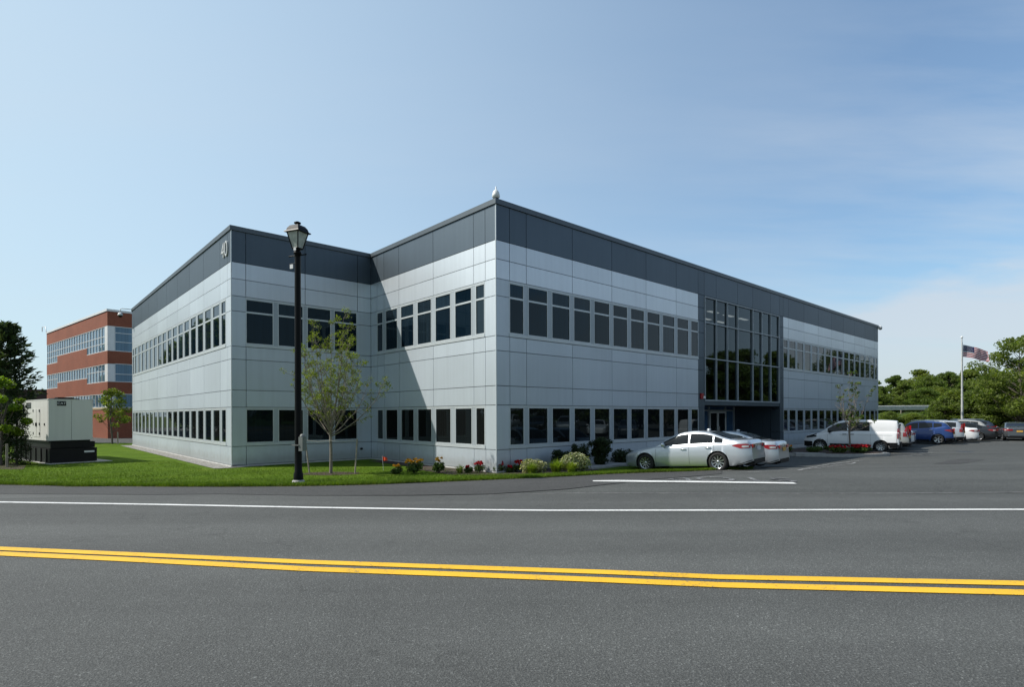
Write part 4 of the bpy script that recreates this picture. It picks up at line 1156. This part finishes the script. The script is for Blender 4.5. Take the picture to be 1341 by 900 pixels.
# island flowers
for i, (u, v, k, lb) in enumerate(((17.7, -3.2, 'y', 'yellow flowering clump at the near end of the curbed island'), (18.9, -5.4, 'r', 'red flower clump left of the island tree'), (19.6, -6.1, 'r', 'red flower clump at the foot of the island tree'), (20.2, -6.0, 'r', 'red flower clump right of the island tree'), (20.8, -5.9, 'r', 'rightmost red flower clump on the island'), (18.3, -4.4, 'g', 'green leafy clump at the left side of the island'), (20.5, -4.6, 'g', 'green leafy clump behind the red island flowers'))):
    p = W(u, v); p.z += .17
    mound('island_flower', lb, 'flower', p, .5, .34, 900, .05, M['geranium_leaf'], 120+i, {'y': 'bloom_yellow', 'r': 'bloom_red', 'g': None}[k], 8 if k == 'y' else 15, .038, 'flowers on the curbed island')
# ------------------------------------------------------------------ generator on the lawn
gp = P(64.5, 609.2)
gen = thing('generator', 'large beige generator enclosure on a black fuel tank base', 'generator', gp, R(53))
M['beige'] = panel_mat('generator_paint', (.68, .67, .63), .5, 0, .03)
# local: x along the short front, y to the back; front left foot at the origin
w_, l_ = 1.66, 6.0
MB().box(-.15, 2.3, -.55, 6.9, -.12, .07).build('pad', M['concrete'], gen)
b = MB(); b.box(.0, w_+.16, -.03, l_, .07, .72); b.box(.06, w_+.1, .05, l_-.1, .74, 1.02); b.box(.0, w_-.1, 0.02, l_, 1.02, 1.10)
for k in range(7): b.box(-.04, .0, .35+k*.85, .50+k*.85, .07, .72)
b.build('fuel_tank', M['black'], gen)
MB().box(w_-.35, w_+.05, -.045, -.032, .50, .58).build('warning_label', M['white'], gen)
e = MB()
z0, z1 = 1.10, 2.98
xs = [-.04, .82, w_]; G2 = .006
for a, bb in zip(xs, xs[1:]): e.box(a+G2, bb-G2, -.02, .1, z0, z1)
ys = [.1, 1.15, 2.4, 3.6, 4.9, l_]
for a, bb in zip(ys, ys[1:]): e.box(-.04, .06, a+G2, bb-G2, z0+(.0), z1)
e.box(.06, w_-.002, .1, l_, z0+.01, z1-.02); e.box(-.05, w_+.012, -.03, l_, z1, z1+.035)
e.build('enclosure', M['beige'], gen)
d = MB()
for y0, y1 in ((1.25, 1.75), (1.8, 2.3)): d.box(-.055, -.041, y0, y1, z0+.15, z1-.42)
d.build('side_door', M['beige'], gen)
d = MB()
for y in (1.27, 2.25):
    for z in (z0+.25, z0+.7, z1-.55): d.box(-.075, -.056, y, y+.05, z, z+.12)
d.box(-.085, -.056, 1.70, 1.74, z0+.65, z0+.82); d.box(-.085, -.056, 1.84, 1.88, z0+.65, z0+.82); d.box(-.07, -.041, .5, .56, z0+.7, z0+.8)
d.build('hinge', M['black'], gen)
v = MB()
for k in range(3): v.box(-.06, -.041, 2.7, 3.5, z1-.35+k*.1, z1-.29+k*.1)
v.box(.30, 1.3, .55, 1.3, z1+.04, z1+.09); v.box(.5, 1.1, .7, 1.2, z1+.09, z1+.14)
v.build('vent', M['black'], gen)
s = MB().box(.28, .62, -.034, -.0205, z1-.27, z1-.06).build('badge', M['black'], gen)
text_mesh('CAT', .15, M['white'], 'badge_letters', .002, s, Matrix.Translation((.45, -.037, z1-.165)) @ Matrix.Rotation(R(90), 4, 'X'), 1.1)

# ------------------------------------------------------------------ brick office block behind
def brick_mat():
    t = NT('brick')
    v = t.coords(obj=True)
    # courses: brick pattern in wall coordinates (x+y runs along both walls)
    sep = t.node('ShaderNodeSeparateXYZ'); t.link(v, sep.inputs[0])
    cmb = t.node('ShaderNodeCombineXYZ'); t.link(t.math('ADD', sep.outputs[0], sep.outputs[1]), cmb.inputs[0]); t.link(sep.outputs[2], cmb.inputs[1])
    b = t.node('ShaderNodeTexBrick'); b.inputs['Scale'].default_value = 4.2; t.link(cmb.outputs[0], b.inputs['Vector'])
    b.inputs['Color1'].default_value = (.31, .092, .046, 1); b.inputs['Color2'].default_value = (.245, .07, .036, 1); b.inputs['Mortar'].default_value = (.22, .12, .08, 1); b.inputs['Mortar Size'].default_value = .012
    c = t.mix(b.outputs['Color'], t.ramp(t.noise(.5, 4, .6), [(.3, .88), (.7, 1.1)]), 1.0, 'MULTIPLY')
    t.set(Base_Color=c, Roughness=.85); return t.mat
M['brick'] = brick_mat(); M['stone'] = plain('limestone', (.42, .33, .2), .8)
M['sky_glass'] = glass_mat('block_glass', (.09, .155, .22), .24, 1.7)  # blue of the reflected sky put into the base colour
bp_ = Vector((-40.35, 56.4, -.25)); bang = math.atan2(15.3, -18.6)      # along the sunlit left wall
bb = thing('brick_building', 'red brick office block with ribbon windows behind the silver building', 'building', bp_, bang)
# local x runs along the long left wall (to the back left), local y runs toward the right-hand wall (negative y)
LWL, LWR = 24.3, 26.0
zs = dict(g0=0, b1=3.0, w1=3.35, t1=4.75, w2=5.95, t2=7.75, w3=9.05, t3=11.55, top=13.0)
def left(mb, a0, a1, z0, z1, o0, o1, mi=0): mb.box(a0, a1, min(o0, o1), max(o0, o1), z0, z1, mi)     # outward = +y
def right(mb, a0, a1, z0, z1, o0, o1, mi=0): mb.box(-max(o0, o1), -min(o0, o1), -a1, -a0, z0, z1, mi)   # outward = -x
n1, n2 = 7.0, 19.2   # notches of the window bands along the left wall
mb = MB()
left(mb, 0, LWL, zs['t3'], zs['top'], -.4, 0); left(mb, 0, LWL, zs['t2'], zs['w3'], -.4, 0); left(mb, n1, n2, zs['w3'], zs['w3']+.75, -.4, .0)
left(mb, 0, LWL, zs['t1'], zs['w2'], -.4, 0); left(mb, n1, n2, zs['w2'], zs['w2']+.6, -.4, 0)
left(mb, 0, LWL, -1, zs['w1']-.2, -.4, 0)
right(mb, .4, LWR, zs['t3'], zs['top'], -.4, 0); right(mb, .4, LWR, zs['t2']+.05, zs['w3'], -.4, 0); right(mb, .4, LWR, zs['t1'], zs['w2'], -.4, 0)
right(mb, .4, LWR, -1, zs['w1']-.2, -.4, 0)
for z0, z1 in ((zs['t3'], zs['top']), (zs['t2']+.05, zs['w3']), (zs['t1'], zs['w2']), (-1, zs['w1']-.2)): mb.box(.002, .4, -.4, -.002, z0+.001, z1-.001)
mb.build('brick_wall', M['brick'], bb)
mb = MB(); left(mb, .1, LWL, zs['w1']-.2, zs['w1'], -.3, .04); right(mb, .1, LWR, zs['w1']-.2, zs['w1'], -.3, .04)
mb.build('stone_band', M['stone'], bb)
mb = MB(); left(mb, -.06, LWL+.06, zs['top'], zs['top']+.22, -.4, .07); right(mb, .42, LWR, zs['top'], zs['top']+.22, -.4, .07)
mb.build('coping', M['white'], bb)
mb = MB(); mb.box(.4, LWL, -LWR, -.41, zs['top']-.5, zs['top']-.3); mb.box(LWL-.3, LWL-.01, -LWR, -.41, -1, zs['top']-.05); mb.box(.5, LWL, -LWR+.02, -LWR+.3, -1, zs['top']-.05)
mb.build('roof', M['roof'], bb)
def ribbon(z0, z1, a0, a1, n, side, rows):
    fr, pn = MB(), MB(); fn = left if side == 'l' else right
    t_ = .035
    for i in range(n+1):
        a = a0+(a1-a0)*i/n; fn(fr, max(a0, a-t_), min(a1, a+t_), z0, z1, -.22, -.02)
    for z in rows: fn(fr, a0+t_, a1-t_, z-.03, z+.03, -.21, -.04)
    fn(fr, a0, a1, z0, z0+.06, -.23, -.01); fn(fr, a0, a1, z1-.06, z1, -.23, -.01)
    f = fr.build('ribbon_window', M['white'], bb)
    fn(pn, a0+.02, a1-.02, z0+.02, z1-.02, -.25, -.07); pn.build('pane', M['sky_glass'], f)
mid3, mid2 = 10.55, 7.05
ribbon(zs['w3'], zs['t3'], .9, n1, 6, 'l', [mid3, 9.85]); ribbon(zs['w3']+.75, zs['t3'], n1+.02, n2-.02, 12, 'l', [mid3]); ribbon(zs['w3'], zs['t3'], n2, LWL-.1, 5, 'l', [mid3, 9.85])
ribbon(zs['w2'], zs['t2'], .9, n1, 6, 'l', [mid2]); ribbon(zs['w2']+.6, zs['t2'], n1+.02, n2-.02, 12, 'l', []); ribbon(zs['w2'], zs['t2'], n2, LWL-.1, 5, 'l', [mid2])
ribbon(zs['w1'], zs['t1'], .9, LWL-.1, 22, 'l', [])
mb = MB()
for z0, z1 in ((zs['w3'], zs['t3']), (zs['w2'], zs['t2']), (zs['w1'], zs['t1'])):
    left(mb, 0.01, .88, z0, z1, -.3, -.01); right(mb, .012, .62, z0, z1, -.3, -.012)
mb.build('corner_pier', M['white'], bb)
for z0, z1, rows in ((zs['w3'], zs['t3'], [10.0, 10.9]), (zs['w2'], zs['t2']+.05, [6.75]), (zs['w1'], zs['t1'], [])):
    for k in range(8): 
        a0 = .64+k*3.1; ribbon(z0, z1, a0, a0+2.75, 1, 'r', rows)
    mb = MB()
    for k in range(8): right(mb, .64+k*3.1+2.76, .64+(k+1)*3.1-.01, z0, z1, -.26, -.01)
    mb.build('pier', M['white'], bb)
mb = MB(); 
for k in range(4): right(mb, 2.4+k*3.4, 5.2+k*3.4, .0, 2.0, -.2, .012)
f = mb.build('garage_opening', M['carglass'], bb)
mb = MB()
for a in (3.0, 14.0): mb.tube([(-.02 if False else .6, -a, zs['top']+.2), (.5, -a, zs['top']+.75), (.5, -a-2.0, zs['top']+.75), (.6, -a-2.0, zs['top']+.2)], .05, 6)
mb.tube([(LWL-.3, 0.1, zs['top']+.2), (LWL+.0, .1, zs['top']+.9), (LWL+.7, .3, zs['top']+.9), (LWL+.7, .3, zs['top']+.3)], .05, 6)
mb.build('roof_rail', M['white'], bb)
# low dark building in the far left gap
lb = thing('low_building', 'low dark flat roofed building far off left of the brick block', 'building', (-79.5, 96, 0), R(20))
m_ = MB(); m_.box(-3, 9, -6, 0, -1, 6.3); m_.box(-3.2, 9.2, -6.2, .2, 6.3, 6.6); m_.build('wall', plain('dark_brick', (.06, .035, .03), .8), lb)
m_ = MB()
for k in range(5): m_.box(-2.5+k*2.2, -1+k*2.2, -6.06, -6.01, 2.5, 4.6)
m_.build('window', M['sky_glass'], lb)

# ------------------------------------------------------------------ left planting
def conifer(label, loc, H, r0, seed, name='conifer', group='conifers on the left', n=6600):
    t = thing(name, label, 'tree', loc, seed, group); r = random.Random(seed); tb = MB(); q = []
    tb.tube([(0, 0, -.2), (0, 0, H*.5), (0, 0, H)], [H*.022, H*.013, .015], 8)
    nb = 120
    for k in range(nb):
        f = (k+.5)/nb; z = H*(.06+.92*f); ln = r0*(1-f)**.72*r.uniform(.5, 1.2)+.2; a = k*2.39996+r.uniform(-.4, .4)
        p0 = Vector((0, 0, z)); d = Vector((math.cos(a), math.sin(a), 0))
        e = p0+d*ln+Vector((0, 0, ln*r.uniform(.25, .75))); m_ = p0+d*ln*.5+Vector((0, 0, -.02*ln))
        tb.tube([p0, m_, e], [.03*(1-f)+.012, .02*(1-f)+.01, .005], 4, cap=False)
        for i in range(int(n/nb)):
            s = r.random()**.75; b = (p0.lerp(m_, s*2) if s < .5 else m_.lerp(e, s*2-1))
            dd = (d*r.uniform(.4, 1)+Vector((r.gauss(0, .55), r.gauss(0, .55), r.uniform(.0, .7)))).normalized()
            L_ = r.uniform(.22, .5)*H/9; w = dd.cross(Vector((r.gauss(0, 1), r.gauss(0, 1), r.gauss(0, 1)))).normalized()*L_*.22
            b = b+Vector((r.gauss(0, .08), r.gauss(0, .08), r.gauss(0, .08)))
            q += [b-w*.5, b+w*.5+dd*L_*.3, b+dd*L_, b-w+dd*L_*.45]
    tb.build('trunk', M['bark'], t); npmesh('crown', np.array([tuple(v) for v in q]), 4, M['needle'], t); return t
c0 = conifer('tall dark conifer at the left edge of the photo', (-40.6, 45.5, 0), 9.8, 2.7, 3)
for i, (x, y, s) in enumerate(((-44.5, 43.5, 1.1), (-49.5, 47.5, 1.25), (-54.5, 52.5, 1.3), (-60.5, 58, 1.3), (-66, 64, 1.35), (-48, 42, 1.3), (-57, 49, 1.35))):
    dup(c0, (x, y, 0), i*1.3, 'dark conifer in the group beyond the left edge', 'conifers beyond the left edge', s)
broad_tree('leafy_tree', 41, 4.3, .95, 1.2, 30, 3600, .07, M['leaf_light'], .06, 'bright green young tree at the left edge before the dark hedge', 'tree', None, P(1, 612), clr=(.6, 1.05))
cy = thing('columnar_evergreen', 'dense dark columnar evergreen between the leafy tree and the generator', 'shrub', P(22, 610.5))
r = np.random.default_rng(5); cs = []; rs = []
for k in range(240):
    z = r.random()*2.75; a = r.random()*6.283; rad = .52*math.sin(math.pi*min(1, (.25+.75*(1-z/2.85))**.8)*.5)*math.sqrt(r.random())
    cs.append((rad*math.cos(a), rad*math.sin(a), z+.05)); rs.append(.16)
npmesh('foliage', leaves(cs, rs, 9000, .035, 0, .5, 6, .6, .1), 4, M['needle_blue'], cy); MB().tube([(0, 0, 0), (0, 0, 2.4)], .05, 7).build('trunk', M['bark'], cy)
cz = dup(cy, P(-5, 610), 1.0, 'dark columnar evergreen half out of frame at the left edge')
sheet('mulch_bed', [(q.x, q.y) for q in (P(-40, 616.5), P(30, 616.5), P(34, 612), P(20, 608), P(-40, 608))], .052, M['mulch'])
t = thing('wooden_post', 'short weathered stake before the dark columnar evergreen', 'stake', P(8.5, 614)); MB().tube([(0, 0, -.1), (.01, 0, 1.05)], .045, 7).build('post', M['wood'], t)
broad_tree('small_tree', 43, 4.5, 1.25, 1.45, 30, 2600, .075, M['leaf_young'], .06, 'small light green tree before the brick block', 'tree', None, P(147, 582.5))
t = thing('wooden_post', 'thin post in the lawn right of the small tree by the brick block', 'stake', P(154, 583)); MB().tube([(0, 0, -.1), (.01, 0, 1.0)], .045, 7).build('post', M['wood'], t)

# ------------------------------------------------------------------ right background
# embankment with a guard rail, trees behind
def bank():
    bm = MB(); n = 40; rows = [(0, 0), (4, .5), (9, 2.2), (13, 2.35), (22, 2.3), (60, 3.0)]
    A, B = W(62, 10), W(20, 60)
    vs = []
    p0, p1 = Vector((20, 66)), Vector((130, 66))
    for i in range(n+1):
        t_ = i/n; x = -5+t_*190
        for d, h in rows:
            hh = h*(.72+.28*math.sin(x*.05+d*.1)) if d < 9 else h
            vs.append((x, 64+d+.06*max(0, 60-x)*1.0, hh-.02 if d else -.3))
    m_ = len(rows)
    fs = [(i*m_+k, (i+1)*m_+k, (i+1)*m_+k+1, i*m_+k+1) for i in range(n) for k in range(m_-1)]
    bm.add(vs, fs, 0, True); o = bm.build('grass_embankment', M['rough']); o['kind'] = 'structure'
bank()
gr_ = thing('guard_rail', 'long pale steel guard rail on the grass bank behind the parking lot', 'guard rail', (45, 74, 2.2))
# the beam has a W profile; it rises a little to the right
pr = [(-.02, .44), (-.07, .50), (-.02, .56), (-.02, .62), (-.07, .68), (-.02, .74)]
for lift, nm in ((0, 'rail_beam'), (.30, 'rail_beam')):
    mb = MB(); vs = []; xs = [k*4-20 for k in range(24)]
    for x in xs:
        for y, z in pr: vs.append((x, y, z+lift+.0045*x))
    fs = [(i*6+k, (i+1)*6+k, (i+1)*6+k+1, i*6+k+1) for i in range(len(xs)-1) for k in range(5)]
    mb.add(vs, fs); mb.build(nm, plain('galvanised', (.62, .63, .63), .5, .15), gr_)
for k in range(24):
    x = k*4-18; MB().box(x-.06, x+.06, 0, .1, -.3, .95+.0045*x).build('post', M['wood'], gr_)

# flagpole with its flag
fb = Vector(((1260-CX)/F*52, 52, 0))
pole = thing('flagpole', 'tall pale flagpole rising behind the far row of cars', 'flagpole', fb)
HP = 9.15
MB().lathe([(.22, 0), (.2, .12), (.1, .2)], 16).build('base', M['concrete'], pole)
MB().lathe([(.095, .1), (.085, 3), (.045, HP)], 12).build('pole', plain('pale_aluminium', (.6, .6, .58), .4, .3), pole)
MB().ball((0, 0, HP+.08), .10).build('finial', M['white'], pole)
MB().tube([(.07, 0, HP-.4), (.12, 0, 1.3)], .008, 4).build('halyard', M['white'], pole)
flag = thing('national_flag', 'striped red, white and blue flag blowing to the right from the flagpole', 'flag', fb+Vector((.1, -.02, HP-.62)), R(-12))
NX, NZ, FW, FH = 36, 13, 2.2, 1.10
def fpos(i, k):
    s = i/NX; x = s*FW*.93; dr = -.42*s-.30*s*s
    return Vector((x, .16*math.sin(s*8.5+k*.12)*(.25+s), dr-FH*k/NZ*(1-.12*s)+.06*math.sin(s*7+1)*s))
m_ = MB()
for i in range(NX):
    for k in range(NZ):
        blue = k < 7 and i < NX*.40
        m_.add([fpos(i, k), fpos(i+1, k), fpos(i+1, k+1), fpos(i, k+1)], [(0, 3, 2, 1)], 2 if blue else (0 if k % 2 == 0 else 1), True)
for row in range(9):
    for col in range(6 if row % 2 == 0 else 5):
        ci = (1.2+col*2.35+(1.17 if row % 2 else 0)); ck = (row+.6)*7/9.2
        for s_ in (-1, 1):
            c_ = fpos(ci, ck)+Vector((0, s_*.012, 0)); pts = []
            for q in range(10):
                a = math.pi/2+q*math.pi/5; rr = .045 if q % 2 == 0 else .018; pts.append(c_+Vector((rr*math.cos(a), 0, rr*math.sin(a))))
            m_.add(pts, [tuple(range(10)) if s_ < 0 else tuple(reversed(range(10)))], 1)
def cloth(n, c):
    t = NT(n); t.set(Base_Color=c, Roughness=.8); tr = t.node('ShaderNodeBsdfTranslucent'); tr.inputs[0].default_value = (*c, 1)
    mx = t.node('ShaderNodeMixShader'); mx.inputs[0].default_value = .3; t.link(t.bsdf.outputs[0], mx.inputs[1]); t.link(tr.outputs[0], mx.inputs[2]); t.link(mx.outputs[0], t.out.inputs[0]); return t.mat
m_.build('cloth', [cloth('flag_red', (.42, .012, .03)), cloth('flag_white', (.72, .72, .72)), cloth('flag_blue', (.012, .018, .09))], flag)

# trees: build a few, copy with their own size and turn
protos = [broad_tree('background_tree', 200+i, 8.0, rx, .9, nc*2, 13000, .14, mat, .16, 'green deciduous tree in the wood beyond the parking lot', 'tree', 'trees beyond the guard rail', (0, 0, 0), clr=(.75, 1.25)) for i, (rx, nc, mat) in enumerate(((3.2, 34, M['leaf_mid']), (2.7, 30, M['leaf_mid']), (3.5, 38, M['leaf_mid']), (3.0, 34, M['leaf_dark'])))]
used = set()
def plant(k, x, y, z, h, label=None, group=None, name=None, wide=1.0):
    s = h/8.0; sc = (s*wide, s*wide, s)
    if k in used: o = dup(protos[k], (x, y, z), random.uniform(0, 6.28), label, group, sc)
    else:
        o = protos[k]; used.add(k); o.location = (x, y, z); o.scale = sc
        if label: o['label'] = label
        if group: o['group'] = group
    return o
rr = random.Random(9)
for row, (y0, hmin, hmax, n) in enumerate(((86, 4.6, 6.2, 24), (95, 6.5, 8.0, 22), (108, 7.8, 9.6, 20))):
    for i in range(n):
        x = 42+(i+rr.uniform(-.3, .3))*(118/n)*(1+.1*row)
        plant(rr.choice((0, 0, 1, 1, 2, 3)), x, y0+rr.uniform(-3, 3), 2.1, rr.uniform(hmin, hmax), wide=rr.uniform(1.0, 1.4))
for i in range(26): plant(rr.choice((2, 2, 0, 3)), 46+i*3.6+rr.uniform(-1, 1), 79+rr.uniform(-1, 1.5), 2.1, rr.uniform(2.6, 4.2), 'low green bush growing right behind the guard rail', 'bushes behind the guard rail', None, 1.5)
# bushes and nearer trees at the right, behind the cars
for i, (px, Y, h, k, w) in enumerate(((1165, 66, 2.6, 2, 1.5), (1195, 65, 2.4, 2, 1.6), (1222, 64, 2.9, 2, 1.5), (1238, 62, 4.2, 0, 1.2), (1252, 63, 5.0, 2, 1.1), (1268, 61, 4.4, 0, 1.3), (1284, 60, 5.0, 3, 1.2), (1300, 59, 5.4, 0, 1.2), (1318, 60, 5.8, 2, 1.2), (1332, 58, 5.2, 0, 1.3), (1350, 58, 6.0, 3, 1.2), (1375, 58, 6.0, 0, 1.2), (1400, 57, 6.0, 1, 1.2))):
    plant(k, (px-CX)/F*Y, Y, -.1, h, 'bushy green tree close behind the far row of cars', 'bushy trees behind the far cars', None, w)
big = broad_tree('large_tree', 77, 11.0, 4.6, 2.2, 70, 17000, .12, M['leaf_mid'], .12, 'largest tree with an open crown at the right edge of the photo', 'tree', None, ((1338-CX)/F*56, 56, 0), clr=(.55, 1.0))
big.scale = (.94,)*3
dup(big, ((1430-CX)/F*60, 60, 0), 2.0, 'tall open crowned tree beyond the right edge', None, .95)
for i, (x, y, h, k) in enumerate(((-49, 44, 14, 0), (-53, 49, 15, 3), (-58, 55, 15, 1), (-64, 61, 16, 0), (-57, 45, 16, 3), (-66, 53, 17, 1), (-70, 66, 16, 0))):
    plant(k, x, y, 0, h, 'tall leafy tree beyond the left edge, mirrored in the side windows', 'trees mirrored in the side windows', None, .8)
# trees across the lot, out of frame but mirrored in the glass
for i, (x, y, h, k) in enumerate(((52, 8, 8.5, 0), (55, 14, 9.5, 1), (53, 20, 8.5, 3), (56, 26, 10, 0), (58, 33, 9, 2), (62, 40, 9, 1), (52, 2, 9, 3), (54, -5, 9, 0), (58, -12, 10, 1), (66, 46, 9, 0), (54, 43, 10.5, 1), (58, 47, 11, 0), (55, 38, 10, 3), (60, 52, 11, 1))):
    plant(k, x, y, g(x, y), h, 'tree along the far side of the parking lot beyond the right edge', 'trees mirrored in the front windows', None, 1.15)

# ------------------------------------------------------------------ light and sky
su, sv = .73, -.64
d = Vector((UX*su-UY*sv, UY*su+UX*sv, -1)).normalized()
sun = bpy.data.lights.new('sun', 'SUN'); sun.energy = 5.0; sun.angle = R(.53); sun.color = (1.0, .955, .88)
so = bpy.data.objects.new('sun', sun); C.objects.link(so); so.rotation_euler = d.to_track_quat('-Z', 'Y').to_euler(); so.location = (-40, 5, 60)
el = math.asin(-d.z); az = math.atan2(-d.x, -d.y)          # azimuth from +Y toward +X
wd = bpy.data.worlds.new('World'); SCN.world = wd; wd.use_nodes = True
nt = wd.node_tree; N = nt.nodes; bg = N['Background']
sky = N.new('ShaderNodeTexSky'); sky.sky_type = 'NISHITA'; sky.sun_disc = False; sky.sun_elevation = el; sky.sun_rotation = az
sky.altitude = 50; sky.air_density = 1.15; sky.dust_density = 1.6; sky.ozone_density = 1.6
tc = N.new('ShaderNodeTexCoord'); sp = N.new('ShaderNodeSeparateXYZ'); nt.links.new(tc.outputs['Generated'], sp.inputs[0])
def mth(op, a, b=None, c=None):
    m = N.new('ShaderNodeMath'); m.operation = op
    for i, v in enumerate((a, b, c)):
        if v is None: continue
        if isinstance(v, bpy.types.NodeSocket): nt.links.new(v, m.inputs[i])
        else: m.inputs[i].default_value = v
    return m.outputs[0]
def wramp(f, stops):
    r_ = N.new('ShaderNodeValToRGB'); e = r_.color_ramp.elements
    while len(e) < len(stops): e.new(.5)
    for i, (p, c) in enumerate(stops): e[i].position = p; e[i].color = (c, c, c, 1)
    nt.links.new(f, r_.inputs[0]); return r_.outputs[0]
def wnoise(scale, vec, det=6, rg=.6):
    n = N.new('ShaderNodeTexNoise'); n.inputs['Scale'].default_value = scale; n.inputs['Detail'].default_value = det; n.inputs['Roughness'].default_value = rg
    nt.links.new(vec, n.inputs['Vector']); return n.outputs['Fac']
zz = mth('ADD', mth('MAXIMUM', sp.outputs[2], 0), .12)
cb = N.new('ShaderNodeCombineXYZ'); nt.links.new(mth('DIVIDE', sp.outputs[0], zz), cb.inputs[0]); nt.links.new(mth('DIVIDE', sp.outputs[1], zz), cb.inputs[1])
mp1 = N.new('ShaderNodeMapping'); mp1.inputs['Rotation'].default_value = (0, 0, .5); mp1.inputs['Scale'].default_value = (.28, 1.0, 1); nt.links.new(cb.outputs[0], mp1.inputs[0])
wisp = wramp(wnoise(.85, mp1.outputs[0], 8, .58), [(.42, 0), (.66, 1)])
rightish = wramp(sp.outputs[0], [(.25, 0), (.75, 1)])
low = wramp(sp.outputs[2], [(.08, .3), (.16, 1), (.40, 1), (.62, .15)])
wispf = mth('MULTIPLY', mth('MULTIPLY', wisp, low), mth('MULTIPLY_ADD', rightish, .9, .2))
# low bank of soft cloud over the wood on the right
mp2 = N.new('ShaderNodeMapping'); mp2.inputs['Scale'].default_value = (2.2, 2.2, 7); nt.links.new(tc.outputs['Generated'], mp2.inputs[0])
edge = mth('ADD', sp.outputs[2], mth('MULTIPLY', mth('SUBTRACT', wnoise(1.6, mp2.outputs[0], 6, .6), .5), .16))
edge2 = mth('SUBTRACT', edge, mth('MULTIPLY', mth('SUBTRACT', sp.outputs[0], .5), .12))
bank_f = mth('MULTIPLY', wramp(edge2, [(.146, .62), (.180, 0)]), wramp(sp.outputs[0], [(.42, 0), (.52, 1)]))
f_ = mth('MINIMUM', mth('ADD', wispf, bank_f), .8)
mx = N.new('ShaderNodeMix'); mx.data_type = 'RGBA'
gain = N.new('ShaderNodeMix'); gain.data_type = 'RGBA'; gain.blend_type = 'MULTIPLY'; gain.inputs[0].default_value = 1.0;  gain.inputs[7].default_value = (.95, 1.13, 1.22, 1)
hz = mth('MINIMUM', mth('MAXIMUM', mth('MULTIPLY_ADD', sp.outputs[0], -.58, .39), .09), .85)
haze = N.new('ShaderNodeMix'); haze.data_type = 'RGBA'; haze.inputs[7].default_value = (4.35, 5.5, 6.2, 1); nt.links.new(hz, haze.inputs[0]); nt.links.new(gain.outputs[2], haze.inputs[6])
nt.links.new(sky.outputs[0], gain.inputs[6])
nt.links.new(f_, mx.inputs[0]); nt.links.new(haze.outputs[2], mx.inputs[6]); mx.inputs[7].default_value = (4.6, 5.1, 5.65, 1)
dim = N.new('ShaderNodeMix'); dim.data_type = 'RGBA'; dim.blend_type = 'MULTIPLY'; dim.inputs[0].default_value = 1.0  # sky darkened behind the camera, added to deepen shade on the front walls
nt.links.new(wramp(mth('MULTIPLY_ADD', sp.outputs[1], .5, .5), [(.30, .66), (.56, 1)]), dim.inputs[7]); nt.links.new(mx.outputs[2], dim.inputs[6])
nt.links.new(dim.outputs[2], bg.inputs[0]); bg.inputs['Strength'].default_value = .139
